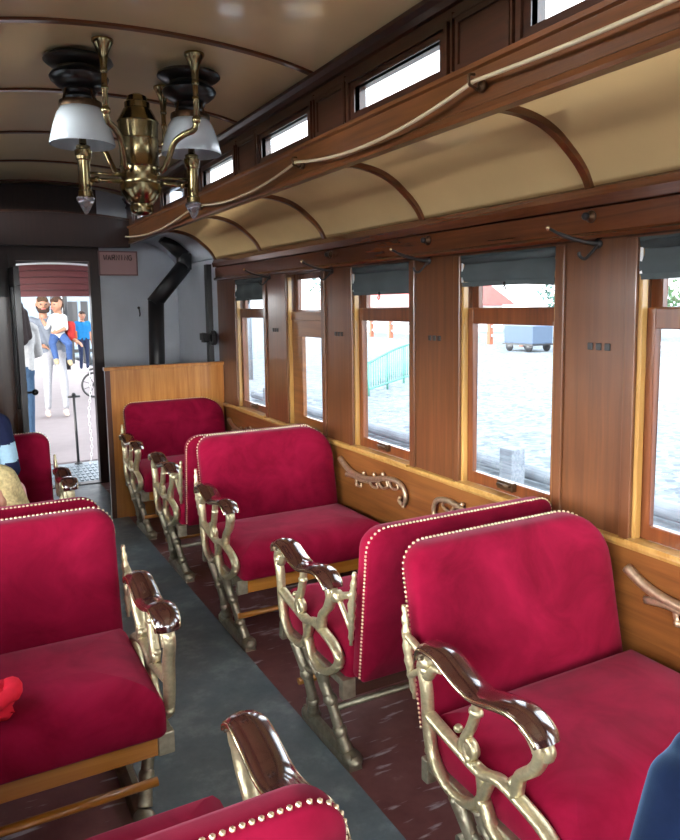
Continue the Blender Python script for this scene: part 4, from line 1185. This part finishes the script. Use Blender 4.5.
# yard: low log rail with a post, green fence, far post-and-rail fence, wagon, trees, red roofed house
weather = wood('weathered_wood', s2l((84, 92, 102)), s2l((124, 130, 138)), 'y', rough=.9, coat=0)
root = empty('log_rail', (6.6, 7, GZ))
for i, y in enumerate((-1, 2.9, 6.9, 10.9, 14.9)):
    b = MB(); b.box(-.55, -.33, y-7-.12, y-7+.12, 0, .55+.02*(i % 2)); b.build('post', weather, root, .015)
b = MB(); b.tube([(0, -9, .14), (.02, -3, .15), (0, 3, .14), (.02, 10, .15)], .10, None, 12); b.build('log', weather, root)
tag(root, 'low weathered log rail with square posts on the gravel outside the windows', 'rail fence')
green = flat('green_iron', s2l((66, 124, 112)), .6)
pa = Vector((9.4, 16.0, GZ)); pb = Vector((15.4, 21.0, GZ)); dd = (pb-pa); ln = dd.length; ux = dd/ln
root = empty('green_fence', pa)
N = 40
hz = lambda t: .86+.28*math.sin(math.pi*min(1, max(0, t)))
b = MB()
b.tube([ux*ln*i/30+Vector((0, 0, hz(i/30))) for i in range(31)], .035, None, 8); b.tube([ux*ln*i/30+Vector((0, 0, .18)) for i in range(31)], .03, None, 8); b.build('rail', green, root)
for i in range(N+1):
    t = i/N; b = MB(); b.tube([ux*ln*t+Vector((0, 0, .0 if i % 8 == 0 else .18)), ux*ln*t+Vector((0, 0, hz(t)))], .03 if i % 8 == 0 else .013, None, 6); b.build('baluster', green, root)
tag(root, 'green iron fence with arched top rail on the gravel beyond the window', 'fence')
rust = flat('rusty_post', s2l((120, 70, 50)), .9)
root = empty('yard_fence', (26.5, 30, GZ))
for i in range(14):
    b = MB(); b.box(-.12, .12, -14+2.6*i-.12, -14+2.6*i+.12, 0, 1.75); b.build('post', rust, root)
for z_ in (.5, 1.0, 1.5):
    b = MB(); b.box(-.05, .05, -15, 21, z_-.07, z_+.07); b.build('rail', weather, root)
tag(root, 'far post and rail fence at the back of the gravel yard', 'fence')
root = empty('goods_wagon', (24.3, 26.2, GZ))
b = MB(); b.box(-.9, .9, -1.4, 1.4, .55, 1.75); b.build('box_body', flat('slate_blue_paint', s2l((50, 64, 82)), .7), root, .03)
b = MB(); b.box(-.98, .98, -1.5, 1.5, .45, .55); b.build('chassis', M['black'], root)
for sx in (-.8, .8):
    for sy in (-.95, .95):
        b = MB(); b.lathe([(0, -.06), (.32, -.06), (.34, -.03), (.34, .03), (.32, .06), (.1, .06), (0, .08)], (sx, sy, .33), axis='x', n=18); b.build('wheel', M['black'], root)
root.scale = (.7, .7, .7)
tag(root, 'slate blue box wagon at the far side of the gravel yard', 'wagon')
root = empty('red_roofed_house', (34, 53, GZ))
b = MB(); b.box(-3, 5, -8, 9, 0, 2.15); b.build('wall', flat('plaster', s2l((186, 190, 190)), .9), root)
b = MB(); b.prism([(-3.9, 2.1), (1, 5.0), (5.9, 2.1)], -8.6, 9.6); b.build('roof', flat('red_roof', s2l((156, 74, 70)), .8, noise_amt=.08, nscale=3), root)
for y_ in (-6.5, -3, 1, 5):
    b = MB(); b.box(-3.05, -3, y_, y_+1.2, .9, 2.0); b.build('window', flat('dark_window', s2l((90, 110, 124)), .3), root)
tag(root, 'long house with pinkish red roof beyond the green fence', 'house')

leafm = flat('pale_foliage', s2l((56, 88, 56)), .8, noise_amt=.3, nscale=2)
leafm2 = flat('bluish_foliage', s2l((50, 80, 72)), .8, noise_amt=.3, nscale=2)
bark = flat('grey_bark', s2l((120, 112, 108)), .9, noise_amt=.2, nscale=8, bump=.4)
def tree(name, label, loc, h, r, tr, m, nleaf=1500, crown=(.55, .42), seed=1, group=None, branches=6):
    rnd = random.Random(seed); root = empty(name, loc)
    b = MB(); b.tube(spline([(0, 0, -.1), (.06*h*.1, .02, h*.3), (-.03, .03, h*.6), (.03, 0, h*.85)], 5), [tr*(1-.75*i/15) for i in range(16)], None, 9); b.build('trunk', bark, root)
    b = MB()
    for i in range(branches):
        a = rnd.random()*6.28; z = h*(.38+.4*rnd.random()); L_ = r*(.5+.4*rnd.random())
        b.tube(spline([(0, 0, z), (L_*.5*math.cos(a), L_*.5*math.sin(a), z+L_*.3), (L_*math.cos(a), L_*math.sin(a), z+L_*.75)], 4), [tr*.35*(1-.8*j/8) for j in range(9)], None, 6)
    b.build('branch', bark, root)
    b = MB(); cl = [(Vector((rnd.uniform(-1, 1)*r*.7, rnd.uniform(-1, 1)*r*.7, h*crown[0]+rnd.uniform(-.6, 1)*h*crown[1])), r*rnd.uniform(.25, .5)) for _ in range(26)]
    for _ in range(nleaf):
        c, rr = rnd.choice(cl); d = Vector((rnd.gauss(0, 1), rnd.gauss(0, 1), rnd.gauss(0, 1))).normalized()*rr*rnd.random()**.33
        p = c+d; n_ = Vector((rnd.gauss(0, 1), rnd.gauss(0, 1), rnd.gauss(0, 1))).normalized(); u = n_.orthogonal().normalized(); v_ = n_.cross(u); s = r*rnd.uniform(.04, .08)
        b.add([p-u*s, p-v_*s*.5+n_*s*.1, p+u*s, p+v_*s*.5+n_*s*.1], [(0, 1, 2, 3)], None, True)
    b.build('foliage', m, root, weld=False)
    tag(root, label, 'tree', group)
tree('yard_tree', 'slender pale tree outside the farthest window by the stove corner', (10.4, 27.5, GZ), 5.6, 1.3, .14, leafm, 900, (.75, .3), 3)
tree('yard_tree', 'thick-trunked tree outside the narrow half-boarded window', (13.2, 24.0, GZ), 5.2, 1.3, .30, leafm2, 900, (.7, .3), 5)
for i, (x, y, h, rr) in enumerate(((36, 30, 5.5, 3.0), (40, 37, 5.8, 3.0), (36, 21, 5.6, 3.2), (37, 12, 5.8, 3.4))):
    tree('background_tree', 'leafy green tree in the row beyond the far yard fence', (x, y, GZ), h, rr, .25, (leafm, leafm2)[i % 2], 2200, (.45, .45), 20+i, 'trees beyond the yard fence')
root = empty('utility_pole', (8.4, 21.8, GZ))  # plain wooden utility pole with a cross arm, no lamp on it
b = MB(); b.tube([(0, 0, 0), (0, 0, 5)], .07, None, 10); b.build('pole', weather, root)
b = MB(); b.tube([(-.6, 0, 4.6), (.6, 0, 4.6)], .05, None, 8); b.build('cross_arm', weather, root)
tag(root, 'grey wooden pole standing on the gravel outside the farthest window', 'pole')

root = empty('added_shade_house', (-4.6, 17, -.01))  # out-of-view house and roof, added to keep sky light off the platform
b = MB(); b.box(-3, 0, -8.5, 3, 0, 4.6); b.build('wall', flat('shade_house_wall', s2l((150, 120, 96)), .9, noise_amt=.1, nscale=3), root)
b = MB(); b.prism([(-3.3, 4.6), (-1.5, 6.2), (.3, 4.6)], -9, 3.5); b.build('roof', flat('shade_house_roof', s2l((96, 84, 80)), .9), root)
b = MB(); b.prism([(0, 4.0), (7.4, 3.3), (7.4, 3.4), (0, 4.12)], -8.9, 3.4); b.build('sunshade', M['white'], root)
for y_ in (-8, -2.5, 3):
    b = MB(); b.tube([(7.2, y_, 0), (7.2, y_, 3.36)], .07, None, 10); b.build('sunshade_post', M['black'], root)
tag(root, 'unseen house added to shade the platform with its canopy, left of the coach beyond the doorway', 'station')
# ------------------------------------------------------------------ world and light
w = bpy.data.worlds.new('sky'); scn.world = w; w.use_nodes = True
nt = w.node_tree; bg = nt.nodes['Background']; L = nt.links.new
tc = nt.nodes.new('ShaderNodeTexCoord')
dot = nt.nodes.new('ShaderNodeVectorMath'); dot.operation = 'DOT_PRODUCT'
dv = Vector((-.80, -.45, .40)).normalized(); dot.inputs[1].default_value = dv
r = nt.nodes.new('ShaderNodeValToRGB'); e = r.color_ramp.elements
SKY_R, SKY_L = (1.0, 1.07, 1.14), (8.5, 8.4, 8.2)
mr = nt.nodes.new('ShaderNodeMapRange'); mr.inputs['From Min'].default_value = -.1; mr.inputs['From Max'].default_value = .8
mr.interpolation_type = 'SMOOTHSTEP'
dv = Vector((-.97, -.22, 0)).normalized(); dot.inputs[1].default_value = dv
sep = nt.nodes.new('ShaderNodeSeparateXYZ'); L(tc.outputs['Generated'], sep.inputs['Vector'])
hz_ = nt.nodes.new('ShaderNodeMapRange'); hz_.inputs['From Min'].default_value = .04; hz_.inputs['From Max'].default_value = .62
hz_.inputs['To Min'].default_value = 1; hz_.inputs['To Max'].default_value = 0; hz_.interpolation_type = 'SMOOTHSTEP'
L(sep.outputs['Z'], hz_.inputs['Value'])
ml = nt.nodes.new('ShaderNodeMath'); ml.operation = 'MULTIPLY'
mxn = nt.nodes.new('ShaderNodeMix'); mxn.data_type = 'RGBA'; mxn.clamp_result = False
mxn.inputs['A'].default_value = rgb(SKY_R); mxn.inputs['B'].default_value = rgb(SKY_L)
L(tc.outputs['Generated'], dot.inputs[0]); L(dot.outputs['Value'], mr.inputs['Value'])
L(mr.outputs['Result'], ml.inputs[0]); L(hz_.outputs['Result'], ml.inputs[1]); L(ml.outputs[0], mxn.inputs['Factor'])
L(mxn.outputs['Result'], bg.inputs['Color']); bg.inputs['Strength'].default_value = 1.0

vs = scn.view_settings; vs.view_transform = 'Standard'; vs.look = 'None'; vs.gamma = 1; vs.use_curve_mapping = False
vs.exposure = 2.75
